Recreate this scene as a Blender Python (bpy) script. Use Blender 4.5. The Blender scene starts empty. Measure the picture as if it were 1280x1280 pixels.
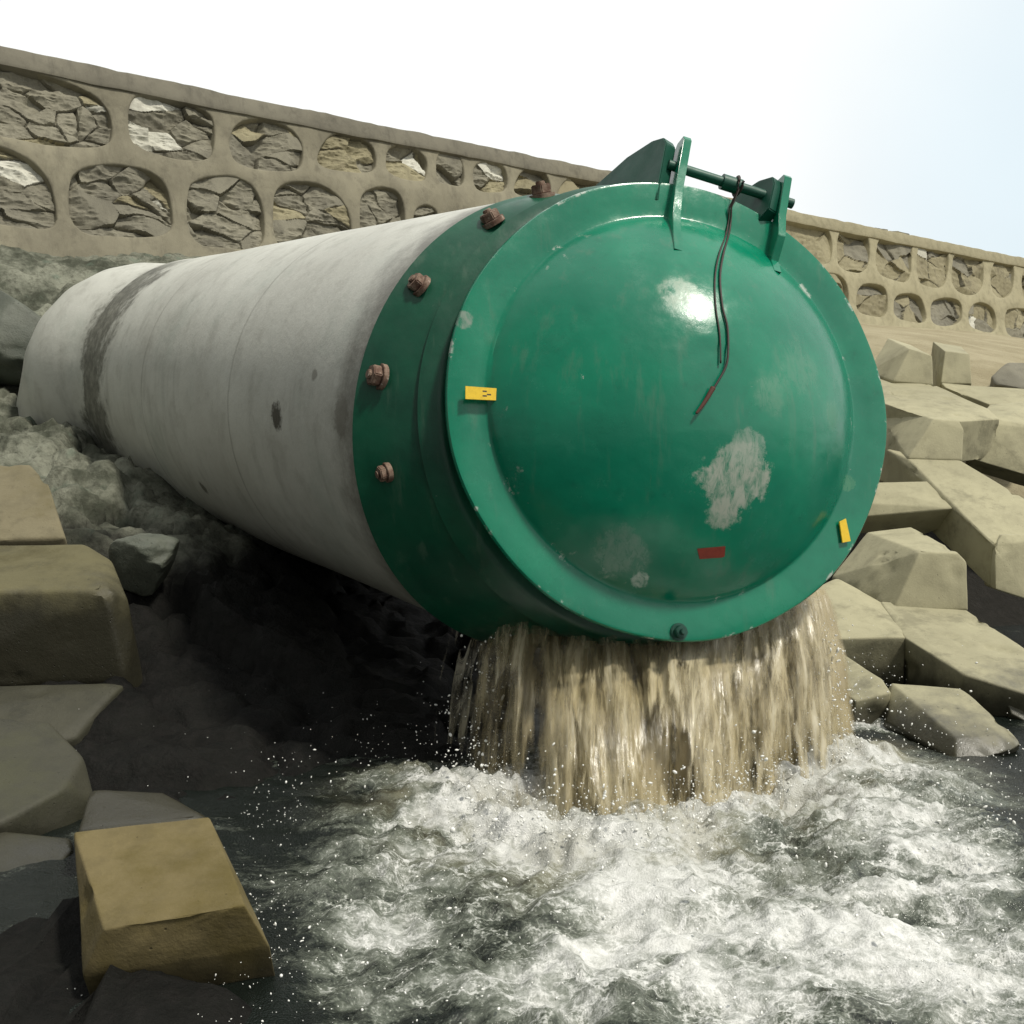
import bpy, bmesh, math, random
import numpy as np
from mathutils import Vector, Matrix
from mathutils.geometry import delaunay_2d_cdt

random.seed(7)
rng = np.random.default_rng(11)
scene = bpy.context.scene
COL = scene.collection

# ------------------------------------------------------------------ camera
F, CX, PITCH, EYE = 1400.0, 640.0, math.radians(3.556), 1.75
CP, SP = math.cos(PITCH), math.sin(PITCH)
cam = bpy.data.cameras.new("camera")
cam_o = bpy.data.objects.new("camera", cam)
COL.objects.link(cam_o)
cam.sensor_width = 36.0
cam.lens = 36.0 * F / 1280.0
cam.clip_start, cam.clip_end = 0.05, 3000
cam_o.location = (0, 0, EYE)
cam_o.rotation_euler = (math.pi / 2 - PITCH, 0, 0)
scene.camera = cam_o


def W(p):
    """right / up / forward of the viewpoint -> world"""
    x, y, z = p
    return Vector((x, z * CP + y * SP, EYE + y * CP - z * SP))


def WD(d):
    x, y, z = d
    return Vector((x, z * CP + y * SP, y * CP - z * SP))


def ray(px, py):
    return WD(((px - CX) / F, -(py - CX) / F, 1.0))


def at(px, py, Y):
    d = ray(px, py)
    return Vector((0, 0, EYE)) + d * (Y / d.y)


def atz(px, py, z):
    d = ray(px, py)
    return Vector((0, 0, EYE)) + d * ((z - EYE) / d.z)


def proj(p):
    x, y, z = p[0], p[1], p[2] - EYE
    zc = y * CP - z * SP
    yc = y * SP + z * CP
    return CX + F * x / zc, CX - F * yc / zc


# ------------------------------------------------------------------ noise
def _hash(i, j, k, s):
    h = (i * 374761393 + j * 668265263 + k * 2147483647 + s * 974634653) & 0xFFFFFFFF
    h = ((h ^ (h >> 13)) * 1274126177) & 0xFFFFFFFF
    h = ((h ^ (h >> 16)) * 2246822519) & 0xFFFFFFFF
    return ((h ^ (h >> 15)) & 0xFFFFFF) / float(0xFFFFFF)


def vnoise(x, y, z, s=0):
    x, y, z = np.broadcast_arrays(np.asarray(x, float), np.asarray(y, float), np.asarray(z, float))
    xi, yi, zi = np.floor(x).astype(np.int64), np.floor(y).astype(np.int64), np.floor(z).astype(np.int64)
    fx, fy, fz = x - xi, y - yi, z - zi
    fx, fy, fz = fx * fx * (3 - 2 * fx), fy * fy * (3 - 2 * fy), fz * fz * (3 - 2 * fz)
    r = 0
    for a in (0, 1):
        for b in (0, 1):
            for c in (0, 1):
                w = (fx if a else 1 - fx) * (fy if b else 1 - fy) * (fz if c else 1 - fz)
                r = r + w * _hash(xi + a, yi + b, zi + c, s)
    return r


def fbm(x, y, z, o=4, s=0, g=0.5):
    r, a, t = 0, 1.0, 0
    for i in range(o):
        r = r + a * vnoise(x * 2 ** i, y * 2 ** i, z * 2 ** i, s + i * 17)
        t += a
        a *= g
    return r / t


def ridge(x, y, z, o=4, s=0):
    r, a, t = 0, 1.0, 0
    for i in range(o):
        r = r + a * (1 - np.abs(2 * vnoise(x * 2 ** i, y * 2 ** i, z * 2 ** i, s + i * 31) - 1))
        t += a
        a *= 0.5
    return r / t


def sstep(a, b, x):
    t = np.clip((x - a) / (b - a), 0, 1)
    return t * t * (3 - 2 * t)


# ------------------------------------------------------------------ objects
def link(name, me, mat=None, parent=None, smooth=True):
    o = bpy.data.objects.new(name, me)
    COL.objects.link(o)
    if mat is not None:
        for m in (mat if isinstance(mat, (list, tuple)) else [mat]):
            me.materials.append(m)
    if smooth:
        me.shade_smooth()
    if parent is not None:
        o.parent = parent
        o.matrix_parent_inverse = parent.matrix_world.inverted()
    return o


def empty(name, loc):
    o = bpy.data.objects.new(name, None)
    o.empty_display_size = 0.1
    COL.objects.link(o)
    o.matrix_world = Matrix.Translation(loc)
    return o


def tag(o, label=None, cat=None, group=None, kind=None):
    for k, v in (("label", label), ("category", cat), ("group", group), ("kind", kind)):
        if v:
            o[k] = v
    return o


def mesh(verts, faces):
    me = bpy.data.meshes.new("m")
    me.from_pydata([tuple(v) for v in verts], [], [tuple(f) for f in faces])
    me.update()
    return me


def grid_faces(nu, nv, wrap=False):
    """verts index u*nv+v; wrap closes v"""
    f = []
    for i in range(nu - 1):
        for j in range(nv if wrap else nv - 1):
            k = (j + 1) % nv
            f.append((i * nv + j, i * nv + k, (i + 1) * nv + k, (i + 1) * nv + j))
    return f


def sharp(me, ang=35):
    me.shade_smooth()
    try:
        me.set_sharp_from_angle(angle=math.radians(ang))
    except Exception:
        pass


def attr(me, name, vals):
    a = me.attributes.new(name, 'FLOAT', 'POINT')
    a.data.foreach_set('value', np.asarray(vals, np.float32).ravel())


def tube(path, r, seg=8, r_end=None):
    path = [Vector(p) for p in path]
    vs, n = [], len(path)
    up = Vector((0.3, 0.2, 0.93))
    for i, p in enumerate(path):
        d = (path[min(i + 1, n - 1)] - path[max(i - 1, 0)]).normalized()
        a = d.cross(up).normalized()
        b = d.cross(a)
        rr = r if r_end is None else r + (r_end - r) * i / (n - 1)
        for k in range(seg):
            t = 2 * math.pi * k / seg
            vs.append(p + (a * math.cos(t) + b * math.sin(t)) * rr)
    fs = grid_faces(n, seg, True)
    fs.append(tuple(range(seg))[::-1])
    fs.append(tuple((n - 1) * seg + k for k in range(seg)))
    return vs, fs


def prism_bm(poly, o, ax, ay, an, thick, bev=0.008):
    """polygon in the plane (ax, ay) through o, extruded by thick along an, both ways"""
    bm = bmesh.new()
    a = [bm.verts.new(o + ax * x + ay * y - an * thick / 2) for x, y in poly]
    b = [bm.verts.new(o + ax * x + ay * y + an * thick / 2) for x, y in poly]
    n = len(poly)
    bm.faces.new(a[::-1])
    bm.faces.new(b)
    for i in range(n):
        bm.faces.new((a[i], a[(i + 1) % n], b[(i + 1) % n], b[i]))
    bmesh.ops.recalc_face_normals(bm, faces=bm.faces)
    if bev:
        bmesh.ops.bevel(bm, geom=bm.edges[:], offset=bev, segments=2, affect='EDGES')
    return bm


def bm_mesh(bm):
    me = bpy.data.meshes.new("m")
    bm.to_mesh(me)
    bm.free()
    return me


def hull_bm(pts, bev=0.03, rough=0.008, seed=0, cut=0.09):
    """worn convex solid round the given points"""
    bm = bmesh.new()
    for p in pts:
        bm.verts.new(p)
    r = bmesh.ops.convex_hull(bm, input=bm.verts[:])
    junk = [g for g in set(r['geom_interior'] + r['geom_unused']) if isinstance(g, bmesh.types.BMVert) and g.is_valid]
    if junk:
        bmesh.ops.delete(bm, geom=junk, context='VERTS')
    bmesh.ops.dissolve_limit(bm, angle_limit=math.radians(7), verts=bm.verts[:], edges=bm.edges[:])
    bmesh.ops.recalc_face_normals(bm, faces=bm.faces)
    bmesh.ops.bevel(bm, geom=bm.edges[:], offset=bev, segments=3, affect='EDGES', profile=0.6, clamp_overlap=True)
    bmesh.ops.triangulate(bm, faces=[f for f in bm.faces if len(f.verts) > 4])
    for _ in range(5):
        long = [e for e in bm.edges if e.calc_length() > cut]
        if not long:
            break
        bmesh.ops.subdivide_edges(bm, edges=long, cuts=1)
        bmesh.ops.triangulate(bm, faces=[f for f in bm.faces if len(f.verts) > 4])
    if rough:
        bm.normal_update()
        co = np.array([v.co[:] for v in bm.verts])
        d = (fbm(co[:, 0] * 3, co[:, 1] * 3, co[:, 2] * 3, 4, seed) - 0.5) * 2 * rough
        chip = sstep(0.66, 0.8, fbm(co[:, 0] * 5, co[:, 1] * 5, co[:, 2] * 5, 3, seed + 5)) * rough * 2.2
        for v, a in zip(bm.verts, d - chip):
            v.co += v.normal * a
    return bm


def merge_bms(bms):
    out = bmesh.new()
    for b in bms:
        me = bpy.data.meshes.new("t")
        b.to_mesh(me)
        b.free()
        out.from_mesh(me)
        bpy.data.meshes.remove(me)
    return out


# ------------------------------------------------------------------ materials
class NT:
    def __init__(s, name):
        s.m = bpy.data.materials.new(name)
        s.m.use_nodes = True
        s.t = s.m.node_tree
        s.t.nodes.clear()
        s.out = s.t.nodes.new('ShaderNodeOutputMaterial')
        s.b = s.t.nodes.new('ShaderNodeBsdfPrincipled')
        s.t.links.new(s.b.outputs[0], s.out.inputs[0])
        s.pos = s.t.nodes.new('ShaderNodeNewGeometry').outputs['Position']

    def put(s, sock, v):
        if v is None:
            return
        if hasattr(v, 'is_output') or isinstance(v, bpy.types.NodeSocket):
            s.t.links.new(v, sock)
        else:
            if sock.type == 'RGBA' and not isinstance(v, (int, float)) and len(v) == 3:
                v = (*v, 1)
            sock.default_value = v

    def set(s, name, v):
        s.put(s.b.inputs[name], v)

    def noise(s, scale, detail=6, rough=0.6, vec=None, dist=0.0):
        n = s.t.nodes.new('ShaderNodeTexNoise')
        n.inputs['Scale'].default_value = scale
        n.inputs['Detail'].default_value = detail
        n.inputs['Roughness'].default_value = rough
        n.inputs['Distortion'].default_value = dist
        s.put(n.inputs['Vector'], vec if vec is not None else s.pos)
        return n.outputs['Fac']

    def vor(s, scale, feature='F1', vec=None, out='Distance'):
        n = s.t.nodes.new('ShaderNodeTexVoronoi')
        n.feature = feature
        n.inputs['Scale'].default_value = scale
        s.put(n.inputs['Vector'], vec if vec is not None else s.pos)
        return n.outputs[out]

    def math(s, op, a, b=None, c=None, clamp=False):
        n = s.t.nodes.new('ShaderNodeMath')
        n.operation = op
        n.use_clamp = clamp
        s.put(n.inputs[0], a)
        s.put(n.inputs[1], b)
        s.put(n.inputs[2], c)
        return n.outputs[0]

    def step(s, a, b, x):
        n = s.t.nodes.new('ShaderNodeMapRange')
        n.interpolation_type = 'SMOOTHSTEP'
        s.put(n.inputs['Value'], x)
        n.inputs['From Min'].default_value = a
        n.inputs['From Max'].default_value = b
        return n.outputs[0]

    def mix(s, f, a, b):
        n = s.t.nodes.new('ShaderNodeMix')
        n.data_type = 'RGBA'
        s.put(n.inputs[0], f)
        s.put(n.inputs[6], a)
        s.put(n.inputs[7], b)
        return n.outputs[2]

    def vmul(s, v, k):
        n = s.t.nodes.new('ShaderNodeVectorMath')
        n.operation = 'MULTIPLY'
        s.put(n.inputs[0], v)
        n.inputs[1].default_value = k
        return n.outputs[0]

    def vadd(s, a, b):
        n = s.t.nodes.new('ShaderNodeVectorMath')
        n.operation = 'ADD'
        s.put(n.inputs[0], a)
        s.put(n.inputs[1], b)
        return n.outputs[0]

    def dist(s, p, vec=None, k=None):
        v = vec if vec is not None else s.pos
        if k:
            v = s.vmul(v, k)
            p = [p[i] * k[i] for i in range(3)]
        n = s.t.nodes.new('ShaderNodeVectorMath')
        n.operation = 'DISTANCE'
        s.put(n.inputs[0], v)
        n.inputs[1].default_value = tuple(p)
        return n.outputs['Value']

    def attr(s, name):
        n = s.t.nodes.new('ShaderNodeAttribute')
        n.attribute_name = name
        return n.outputs['Fac']

    def z(s):
        n = s.t.nodes.new('ShaderNodeSeparateXYZ')
        s.put(n.inputs[0], s.pos)
        return n.outputs[2]

    def objco(s):
        return s.t.nodes.new('ShaderNodeTexCoord').outputs['Object']

    def bump(s, h, strength=0.5, dist=0.02):
        n = s.t.nodes.new('ShaderNodeBump')
        n.inputs['Strength'].default_value = strength
        n.inputs['Distance'].default_value = dist
        s.put(n.inputs['Height'], h)
        s.put(s.b.inputs['Normal'], n.outputs[0])


def concrete(name, c1, c2, dark, wet=None, bump=0.35, streak=0.35, rough=0.88, moss=None, blotch=.45, pale_right=False):
    t = NT(name)
    big = t.noise(0.9, 5, 0.6)
    mid = t.noise(5, 8, 0.65)
    fine = t.noise(60, 4, 0.7)
    c = t.mix(t.step(0.3, 0.7, big), c1, c2)
    c = t.mix(t.math('MULTIPLY', t.step(0.45, 0.75, mid), 0.45), c, dark)
    c = t.mix(t.math('MULTIPLY', t.step(0.5, 0.8, fine), 0.25), c, tuple(min(1, x * 1.35) for x in c1))
    st = t.noise(2.2, 6, 0.7, t.vmul(t.pos, (2.4, 2.4, 0.28)))
    c = t.mix(t.math('MULTIPLY', t.step(0.5, 0.72, st), streak), c, dark)
    bl = t.math('MULTIPLY', t.step(0.54, 0.66, t.noise(1.9, 9, 0.72)), blotch)
    c = t.mix(bl, c, tuple(x * .8 for x in dark))
    bl2 = t.math('MULTIPLY', t.step(0.60, 0.72, t.noise(3.1, 8, 0.75)), blotch * .6)
    c = t.mix(bl2, c, tuple(min(1, x * 1.3) for x in c1))
    pores = t.step(0.16, 0.05, t.vor(26))
    pores = t.math('MULTIPLY', pores, t.step(0.5, 0.62, t.noise(7, 3)))
    c = t.mix(t.math('MULTIPLY', pores, 0.6), c, tuple(x * 0.4 for x in dark))
    r = rough
    if pale_right:
        sx = t.t.nodes.new('ShaderNodeSeparateXYZ')
        t.put(sx.inputs[0], t.pos)
        cm = t.step(2.0, 9.0, t.math('ADD', sx.outputs[0], t.math('MULTIPLY', t.noise(.4, 5), 4)))  # paler, yellower concrete towards the wall's right end
        c = t.mix(t.math('MULTIPLY', cm, .6), c, t.mix(t.step(.4, .7, mid), (.40, .36, .22), (.30, .27, .16)))
    if moss:
        mm = t.math('MULTIPLY', t.step(0.46, 0.66, t.noise(1.7, 7, 0.65)), 0.8)
        c = t.mix(mm, c, moss)
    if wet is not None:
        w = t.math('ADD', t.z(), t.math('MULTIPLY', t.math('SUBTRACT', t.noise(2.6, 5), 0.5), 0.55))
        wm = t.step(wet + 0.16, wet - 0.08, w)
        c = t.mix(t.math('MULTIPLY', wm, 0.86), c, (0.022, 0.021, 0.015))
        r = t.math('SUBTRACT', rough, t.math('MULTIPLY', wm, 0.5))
    t.set('Base Color', c)
    t.set('Roughness', r)
    h = t.math('ADD', t.math('MULTIPLY', mid, 0.6), t.math('MULTIPLY', fine, 0.22))
    h = t.math('SUBTRACT', h, t.math('MULTIPLY', pores, 0.5))
    t.bump(h, bump, 0.03)
    return t.m


M = {}
M['frame'] = concrete('weathered_frame_concrete', (.235, .215, .150), (.165, .150, .105), (.095, .085, .060), streak=.5, pale_right=True)
M['coping'] = concrete('coping_concrete', (.200, .185, .140), (.150, .138, .105), (.085, .078, .060), streak=.55, pale_right=True)
M['block'] = concrete('block_concrete', (.375, .350, .225), (.285, .265, .170), (.150, .138, .085), wet=.13, bump=.3, streak=.25)
M['block_tan'] = concrete('tan_block_concrete', (.19, .165, .10), (.145, .125, .072), (.075, .064, .036), bump=.35, moss=(.12, .10, .045))
M['block_moss'] = concrete('algae_block_concrete', (.125, .112, .055), (.085, .076, .036), (.032, .028, .013), wet=.80, bump=.4, moss=(.062, .052, .016))  # level set high: everything below the big block's top edge goes darker
M['block_slime'] = concrete('slimy_block_concrete', (.050, .048, .030), (.033, .032, .020), (.015, .015, .009), wet=-.02, bump=.4, rough=.7, moss=(.05, .05, .024))
M['ochre'] = concrete('ochre_block_concrete', (.165, .130, .055), (.130, .102, .042), (.055, .042, .014), wet=-.02, bump=.4, moss=(.085, .064, .011))
M['stone_dark'] = concrete('rubble_stone', (.225, .21, .155), (.15, .14, .105), (.075, .068, .05), bump=.6, streak=.3)
M['stone_warm'] = concrete('warm_rubble_stone', (.29, .26, .16), (.215, .19, .115), (.10, .085, .05), bump=.6, streak=.4)
M['stone_pale'] = concrete('pale_stone', (.60, .59, .51), (.42, .41, .34), (.22, .205, .16), bump=.6, streak=.3)
M['boulder'] = concrete('wet_boulder_stone', (.12, .13, .10), (.065, .072, .055), (.025, .028, .022), bump=.8, moss=(.05, .062, .045), rough=.6)

# ------------------------------------------------------------------ geometry of the place
S_ORG = Vector((-.457 * 14.5, 14.5, 0))
SW = Vector((.777, .63, 0)).normalized()          # along the sea wall, to the right
SN = Vector((.63, -.777, 0)).normalized()         # out of the wall, towards the water
BASE_Z, BATTER = 4.45, 0.30
UPV = (Vector((0, 0, 1)) - SN * BATTER).normalized()   # up the face of the wall
NV = SW.cross(UPV).normalized()                    # out of the face
if NV.dot(SN) < 0:
    NV = -NV


def wall_sh(px, py):
    o = S_ORG + Vector((0, 0, BASE_Z))
    d, e = ray(px, py), Vector((0, 0, EYE))
    t = (o - e).dot(NV) / d.dot(NV)
    p = e + d * t - o
    return p.dot(SW), p.dot(UPV)


def wall_pt(s, h, n=0.0):
    return S_ORG + Vector((0, 0, BASE_Z)) + SW * s + UPV * h + NV * n


def sq(s, q, z=0):
    p = S_ORG + SW * s + SN * q
    return Vector((p.x, p.y, z))


# ------------------------------------------------------------------ ground
ctl = []
for s in (-14, -8, -4, -1, 2, 5, 9, 14, 20, 28, 38, 60):
    ctl.append(sq(s, -1.5, 4.6))
    ctl.append(sq(s, .25, 4.35))
for px, py, Y in ((0, 345, 13.9), (-160, 360, 13.2), (0, 470, 12.6), (50, 528, 12.0), (-150, 560, 10.5), (0, 545, 10.4), (60, 560, 9.7),
                  (120, 620, 8.8), (185, 690, 7.9), (20, 640, 8.3), (0, 720, 7.5), (220, 760, 7.2),
                  (350, 775, 7.7), (450, 850, 6.9), (300, 880, 6.5), (500, 950, 5.95), (400, 970, 5.8), (560, 960, 5.9),
                  (150, 900, 6.2), (-100, 900, 6.0), (0, 1150, 4.6), (200, 985, 5.3)):
    ctl.append(at(px, py, Y))
for px, py, Y, dz in ((1130, 770, 8.6, -1.1), (1150, 585, 10.5, -1.2), (1125, 485, 12.4, -.8), (1150, 440, 15.0, -.1), (1270, 452, 15.2, -.1),
                      (1270, 745, 9.4, -1.3), (1270, 590, 11.3, -1.1), (1240, 640, 10.3, -1.3), (1250, 800, 8.3, -1.0), (1500, 500, 14, -.5), (1500, 640, 11, -.8), (1500, 800, 9, -.8),
                      (1060, 440, 15.0, -.1), (950, 440, 15.0, -.1), (900, 500, 12.4, -.6), (1000, 600, 10.4, -.8), (850, 600, 10.4, -.8), (1200, 405, 24, -.1), (1100, 402, 22, -.1)):
    p = at(px, py, Y)
    p.z += dz
    ctl.append(p)
for px, py in ((640, 1000), (750, 1100), (1000, 1000), (1000, 1200), (640, 1270), (460, 1180), (1180, 1000), (1300, 1150), (1270, 1270), (900, 930)):
    p = atz(px, py, 0)
    p.z = -.55
    ctl.append(p)
for x, y in ((-4, 0), (0, 0), (4, 0), (8, 2), (0, -8), (-8, -4), (10, -4), (-6, 3), (11, 5), (30, 5), (-25, -10), (30, -20), (0, -30), (45, 12)):
    ctl.append(Vector((x, y, -.6 if y > -2 else -1.2)))
for px, py, z in ((40, 1150, .10), (-60, 1250, .08), (120, 1260, .07), (230, 1240, .05), (310, 1255, .0), (150, 1110, .1), (320, 1080, .0)):
    ctl.append(atz(px, py, z))
ctl.append(Vector((-16, 8, 2.4)))
ctl.append(Vector((-14, 3, .6)))
ctl.append(Vector((-8, 5.5, 1.0)))
P = np.array([c[:] for c in ctl])
n = len(P)
K = np.sqrt(((P[:, None, :2] - P[None, :, :2]) ** 2).sum(-1) + .15)
A = np.zeros((n + 3, n + 3))
A[:n, :n] = K - np.eye(n) * .05
A[:n, n] = 1
A[:n, n + 1:] = P[:, :2]
A[n, :n] = 1
A[n + 1:, :n] = P[:, :2].T
sol = np.linalg.solve(A, np.r_[P[:, 2], 0, 0, 0])


def ground_z(x, y):
    sh = x.shape
    q = np.c_[x.ravel(), y.ravel()]
    r = np.zeros(len(q))
    for i in range(n):
        r += sol[i] * np.sqrt(((q - P[i, :2]) ** 2).sum(1) + .15)
    r += sol[n] + q @ sol[n + 1:]
    return r.reshape(sh)


def rocky(x, y, amp):
    """broken-rock relief: tilted facets of a jittered cell pattern, plus grain"""
    out = np.zeros(x.shape)
    for sc, a, sd in ((1.1, .7, 1), (2.6, .36, 2), (6.0, .16, 3)):
        wx = x * sc + fbm(x * sc, y * sc, 0, 2, sd) * .7
        wy = y * sc * 1.35 + fbm(x * sc, y * sc, 5, 2, sd + 9) * .7
        ci, cj = np.floor(wx).astype(np.int64), np.floor(wy).astype(np.int64)
        best = np.full(x.shape, 9.)
        sec = np.full(x.shape, 9.)
        h = np.zeros(x.shape)
        for a_ in (-1, 0, 1):
            for b_ in (-1, 0, 1):
                i, j = ci + a_, cj + b_
                jx, jy = i + _hash(i, j, 0, sd), j + _hash(i, j, 1, sd)
                dx, dy = wx - jx, wy - jy
                d = np.hypot(dx, dy)
                hh = _hash(i, j, 2, sd) + dx * (_hash(i, j, 3, sd) - .5) * 1.1 + dy * (_hash(i, j, 4, sd) - .5) * 1.1
                nb = d < best
                sec = np.where(nb, best, np.minimum(sec, d))
                h = np.where(nb, hh, h)
                best = np.where(nb, d, best)
        out += a * (h - .5 - .45 * (1 - sstep(0, .22, sec - best)))
    return out * amp


def graded(a, b, lo, hi, fine, coarse):
    core = np.arange(lo, hi, fine)
    left = [lo]
    st = fine
    while left[-1] > a:
        st = min(st * 1.25, coarse)
        left.append(left[-1] - st)
    right = [core[-1]]
    st = fine
    while right[-1] < b:
        st = min(st * 1.25, coarse)
        right.append(right[-1] + st)
    return np.r_[np.array(left[1:])[::-1], core, np.array(right[1:])]


gx = graded(-300, 400, -7.0, 3.6, .045, 40)
gy = graded(-200, 60, 4.6, 15.2, .05, 40)
GX, GY = np.meshgrid(gx, gy, indexing='ij')
GZ = ground_z(np.clip(GX, -30, 60), np.clip(GY, -30, 40))
qq = (GX - S_ORG.x) * SN.x + (GY - S_ORG.y) * SN.y
ss = (GX - S_ORG.x) * SW.x + (GY - S_ORG.y) * SW.y
# the land behind the wall is level with its foot
GZ = np.where(qq < 0.1, np.minimum(4.2, np.maximum(GZ, 4.0)), GZ)
GZ = np.where(qq > 17, np.minimum(GZ, -.5), GZ)
leftness = sstep(7.0, 4.5, ss + (qq - 6) * .35)
amp = .04 + .30 * leftness * sstep(.1, 1.2, qq) * sstep(17, 11, qq)
near_pool = sstep(.9, .25, GZ)
amp = amp * (1 - .45 * near_pool)
GZ = GZ + rocky(GX, GY, 1.0) * amp + (fbm(GX * 9, GY * 9, 0, 3, 4) - .5) * .06 * (.3 + leftness)
me = mesh(np.c_[GX.ravel(), GY.ravel(), GZ.ravel()], grid_faces(len(gx), len(gy)))
me.flip_normals()
attr(me, 'rubble', leftness)
t = NT('shore_ground')
rub = t.attr('rubble')
n1 = t.noise(2.0, 9, .68)
n2 = t.noise(14, 8, .7)
rock = t.mix(t.step(.35, .62, n1), (.06, .065, .048), (.23, .235, .185))
rock = t.mix(t.math('MULTIPLY', t.step(.45, .7, n2), .7), rock, (.05, .05, .038))
rock = t.mix(t.math('MULTIPLY', t.step(.56, .7, t.noise(3.3, 6, .6)), .55), rock, (.115, .15, .115))
sand = t.mix(t.step(.3, .7, t.noise(1.3, 7, .65)), (.27, .235, .15), (.36, .32, .215))
c = t.mix(rub, sand, rock)
wz = t.math('ADD', t.z(), t.math('MULTIPLY', t.math('SUBTRACT', t.noise(1.4, 6), .5), .9))
wm = t.step(1.25, .82, wz)
c = t.mix(t.math('MULTIPLY', wm, .97), c, t.mix(t.step(.4, .7, n2), (.006, .006, .006), (.013, .012, .0115)))  # wet rock, blackened further as painted shade under the pipe and blocks
t.set('Base Color', c)
t.set('Roughness', t.math('SUBTRACT', .92, t.math('MULTIPLY', wm, .3)))
t.set('Specular IOR Level', .07)
t.bump(t.math('ADD', n1, t.math('MULTIPLY', n2, .5)), .9, .06)
tag(link('ground', me, t.m), kind='structure')

# ------------------------------------------------------------------ sea wall
TOPL = []
for px, py in ((0, 57), (300, 121), (760, 214), (1000, 266), (1280, 323)):
    TOPL.append(wall_sh(px, py))
TOPS = np.array(TOPL)
kf = np.polyfit(TOPS[:, 0], TOPS[:, 1], 1)


def top_h(s):
    return float(np.interp(s, TOPS[:, 0], TOPS[:, 1]))


wall = empty('retaining_wall', wall_pt(4, 0))
tag(wall, 'long sloping sea wall of concrete arches filled with rubble stone panels under a plain coping', 'retaining wall')

cells_px = [
    [(-110, 75), (-60, 62), (0, 80), (60, 95), (110, 113), (135, 135), (142, 162), (136, 184), (60, 182), (0, 168), (-100, 150)],
    [(162, 124), (180, 117), (235, 128), (262, 140), (269, 157), (267, 192), (255, 201), (215, 198), (180, 187), (160, 172)],
    [(287, 168), (300, 150), (330, 147), (362, 158), (380, 180), (378, 207), (365, 215), (310, 210), (288, 197)],
    [(397, 192), (410, 170), (432, 164), (465, 178), (471, 195), (470, 214), (440, 215), (399, 208)],
    [(483, 192), (490, 182), (506, 180), (525, 188), (535, 200), (534, 217), (529, 228), (484, 219)],
    [(546, 198), (552, 189), (570, 191), (580, 203), (581, 233), (560, 230), (546, 226)],
    [(592, 210), (600, 202), (623, 203), (634, 214), (635, 238), (612, 241), (593, 236)],
    [(643, 230), (654, 211), (674, 210), (687, 223), (689, 246), (666, 246), (644, 242)],
    [(697, 238), (712, 220), (733, 219), (748, 230), (750, 256), (722, 254), (698, 251)],
    [(762, 250), (772, 232), (792, 233), (803, 246), (804, 268), (782, 266), (763, 262)],
    [(815, 258), (824, 245), (846, 247), (857, 260), (858, 282), (836, 279), (816, 275)],
    [(868, 270), (877, 256), (899, 260), (909, 272), (910, 296), (888, 292), (869, 286)],
    [(920, 282), (930, 266), (944, 268), (953, 282), (953, 306), (936, 302), (921, 298)],
    [(962, 292), (972, 276), (1000, 271), (1030, 280), (1041, 297), (1040, 325), (1033, 331), (990, 324), (964, 316)],
    [(1046, 302), (1053, 284), (1075, 285), (1087, 297), (1088, 325), (1080, 342), (1056, 338), (1047, 330)],
    [(1095, 312), (1102, 293), (1120, 289), (1138, 295), (1141, 312), (1139, 354), (1118, 350), (1096, 342)],
    [(1147, 312), (1152, 301), (1184, 307), (1187, 325), (1182, 360), (1160, 359), (1147, 350)],
    [(1189, 335), (1195, 314), (1220, 314), (1231, 326), (1230, 360), (1215, 371), (1191, 362)],
    [(1238, 327), (1262, 324), (1269, 336), (1266, 371), (1241, 373)],
    [(1276, 335), (1300, 334), (1312, 346), (1310, 384), (1280, 382)],
    # lower row
    [(-60, 178), (-20, 176), (30, 193), (60, 220), (70, 250), (73, 286), (20, 283), (-55, 270)],
    [(85, 230), (98, 210), (135, 203), (180, 210), (205, 225), (214, 250), (218, 294), (160, 296), (90, 291)],
    [(233, 235), (250, 222), (290, 218), (318, 230), (331, 260), (331, 312), (285, 310), (236, 304)],
    [(341, 242), (358, 226), (400, 228), (430, 249), (441, 278), (440, 322), (390, 318), (344, 314)],
    [(450, 250), (458, 237), (480, 232), (500, 240), (507, 262), (506, 326), (478, 324), (452, 320)],
    [(516, 270), (524, 256), (541, 256), (551, 268), (552, 330), (535, 329), (518, 327)],
    [(562, 280), (570, 263), (590, 264), (600, 276), (600, 336), (582, 334), (563, 331)],
    [(612, 288), (622, 272), (642, 274), (652, 286), (652, 342), (632, 340), (613, 336)],
    [(664, 297), (674, 280), (694, 282), (704, 296), (704, 348), (684, 346), (665, 342)],
    [(716, 305), (726, 288), (746, 290), (756, 304), (756, 354), (736, 352), (717, 348)],
    [(768, 312), (778, 297), (798, 299), (808, 312), (808, 360), (788, 358), (769, 354)],
    [(820, 320), (830, 305), (850, 307), (860, 320), (860, 366), (840, 364), (821, 360)],
    [(872, 328), (882, 314), (902, 316), (912, 328), (912, 372), (892, 370), (873, 366)],
    [(924, 336), (932, 322), (954, 325), (962, 337), (962, 378), (944, 376), (925, 372)],
    [(974, 344), (982, 331), (1004, 334), (1012, 346), (1012, 384), (994, 382), (975, 378)],
    [(1024, 352), (1034, 340), (1050, 343), (1061, 357), (1062, 390), (1044, 388), (1025, 384)],
    [(1070, 366), (1080, 353), (1105, 356), (1111, 370), (1110, 396), (1090, 395), (1071, 390)],
    [(1117, 376), (1125, 366), (1150, 367), (1158, 385), (1159, 404), (1138, 402), (1118, 397)],
    [(1164, 382), (1170, 373), (1195, 372), (1204, 382), (1202, 404), (1180, 408), (1165, 404)],
    [(1211, 388), (1222, 376), (1240, 382), (1247, 395), (1246, 416), (1228, 414), (1212, 408)],
    [(1256, 390), (1266, 384), (1300, 388), (1308, 402), (1306, 426), (1280, 424), (1257, 419)],
]


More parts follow.
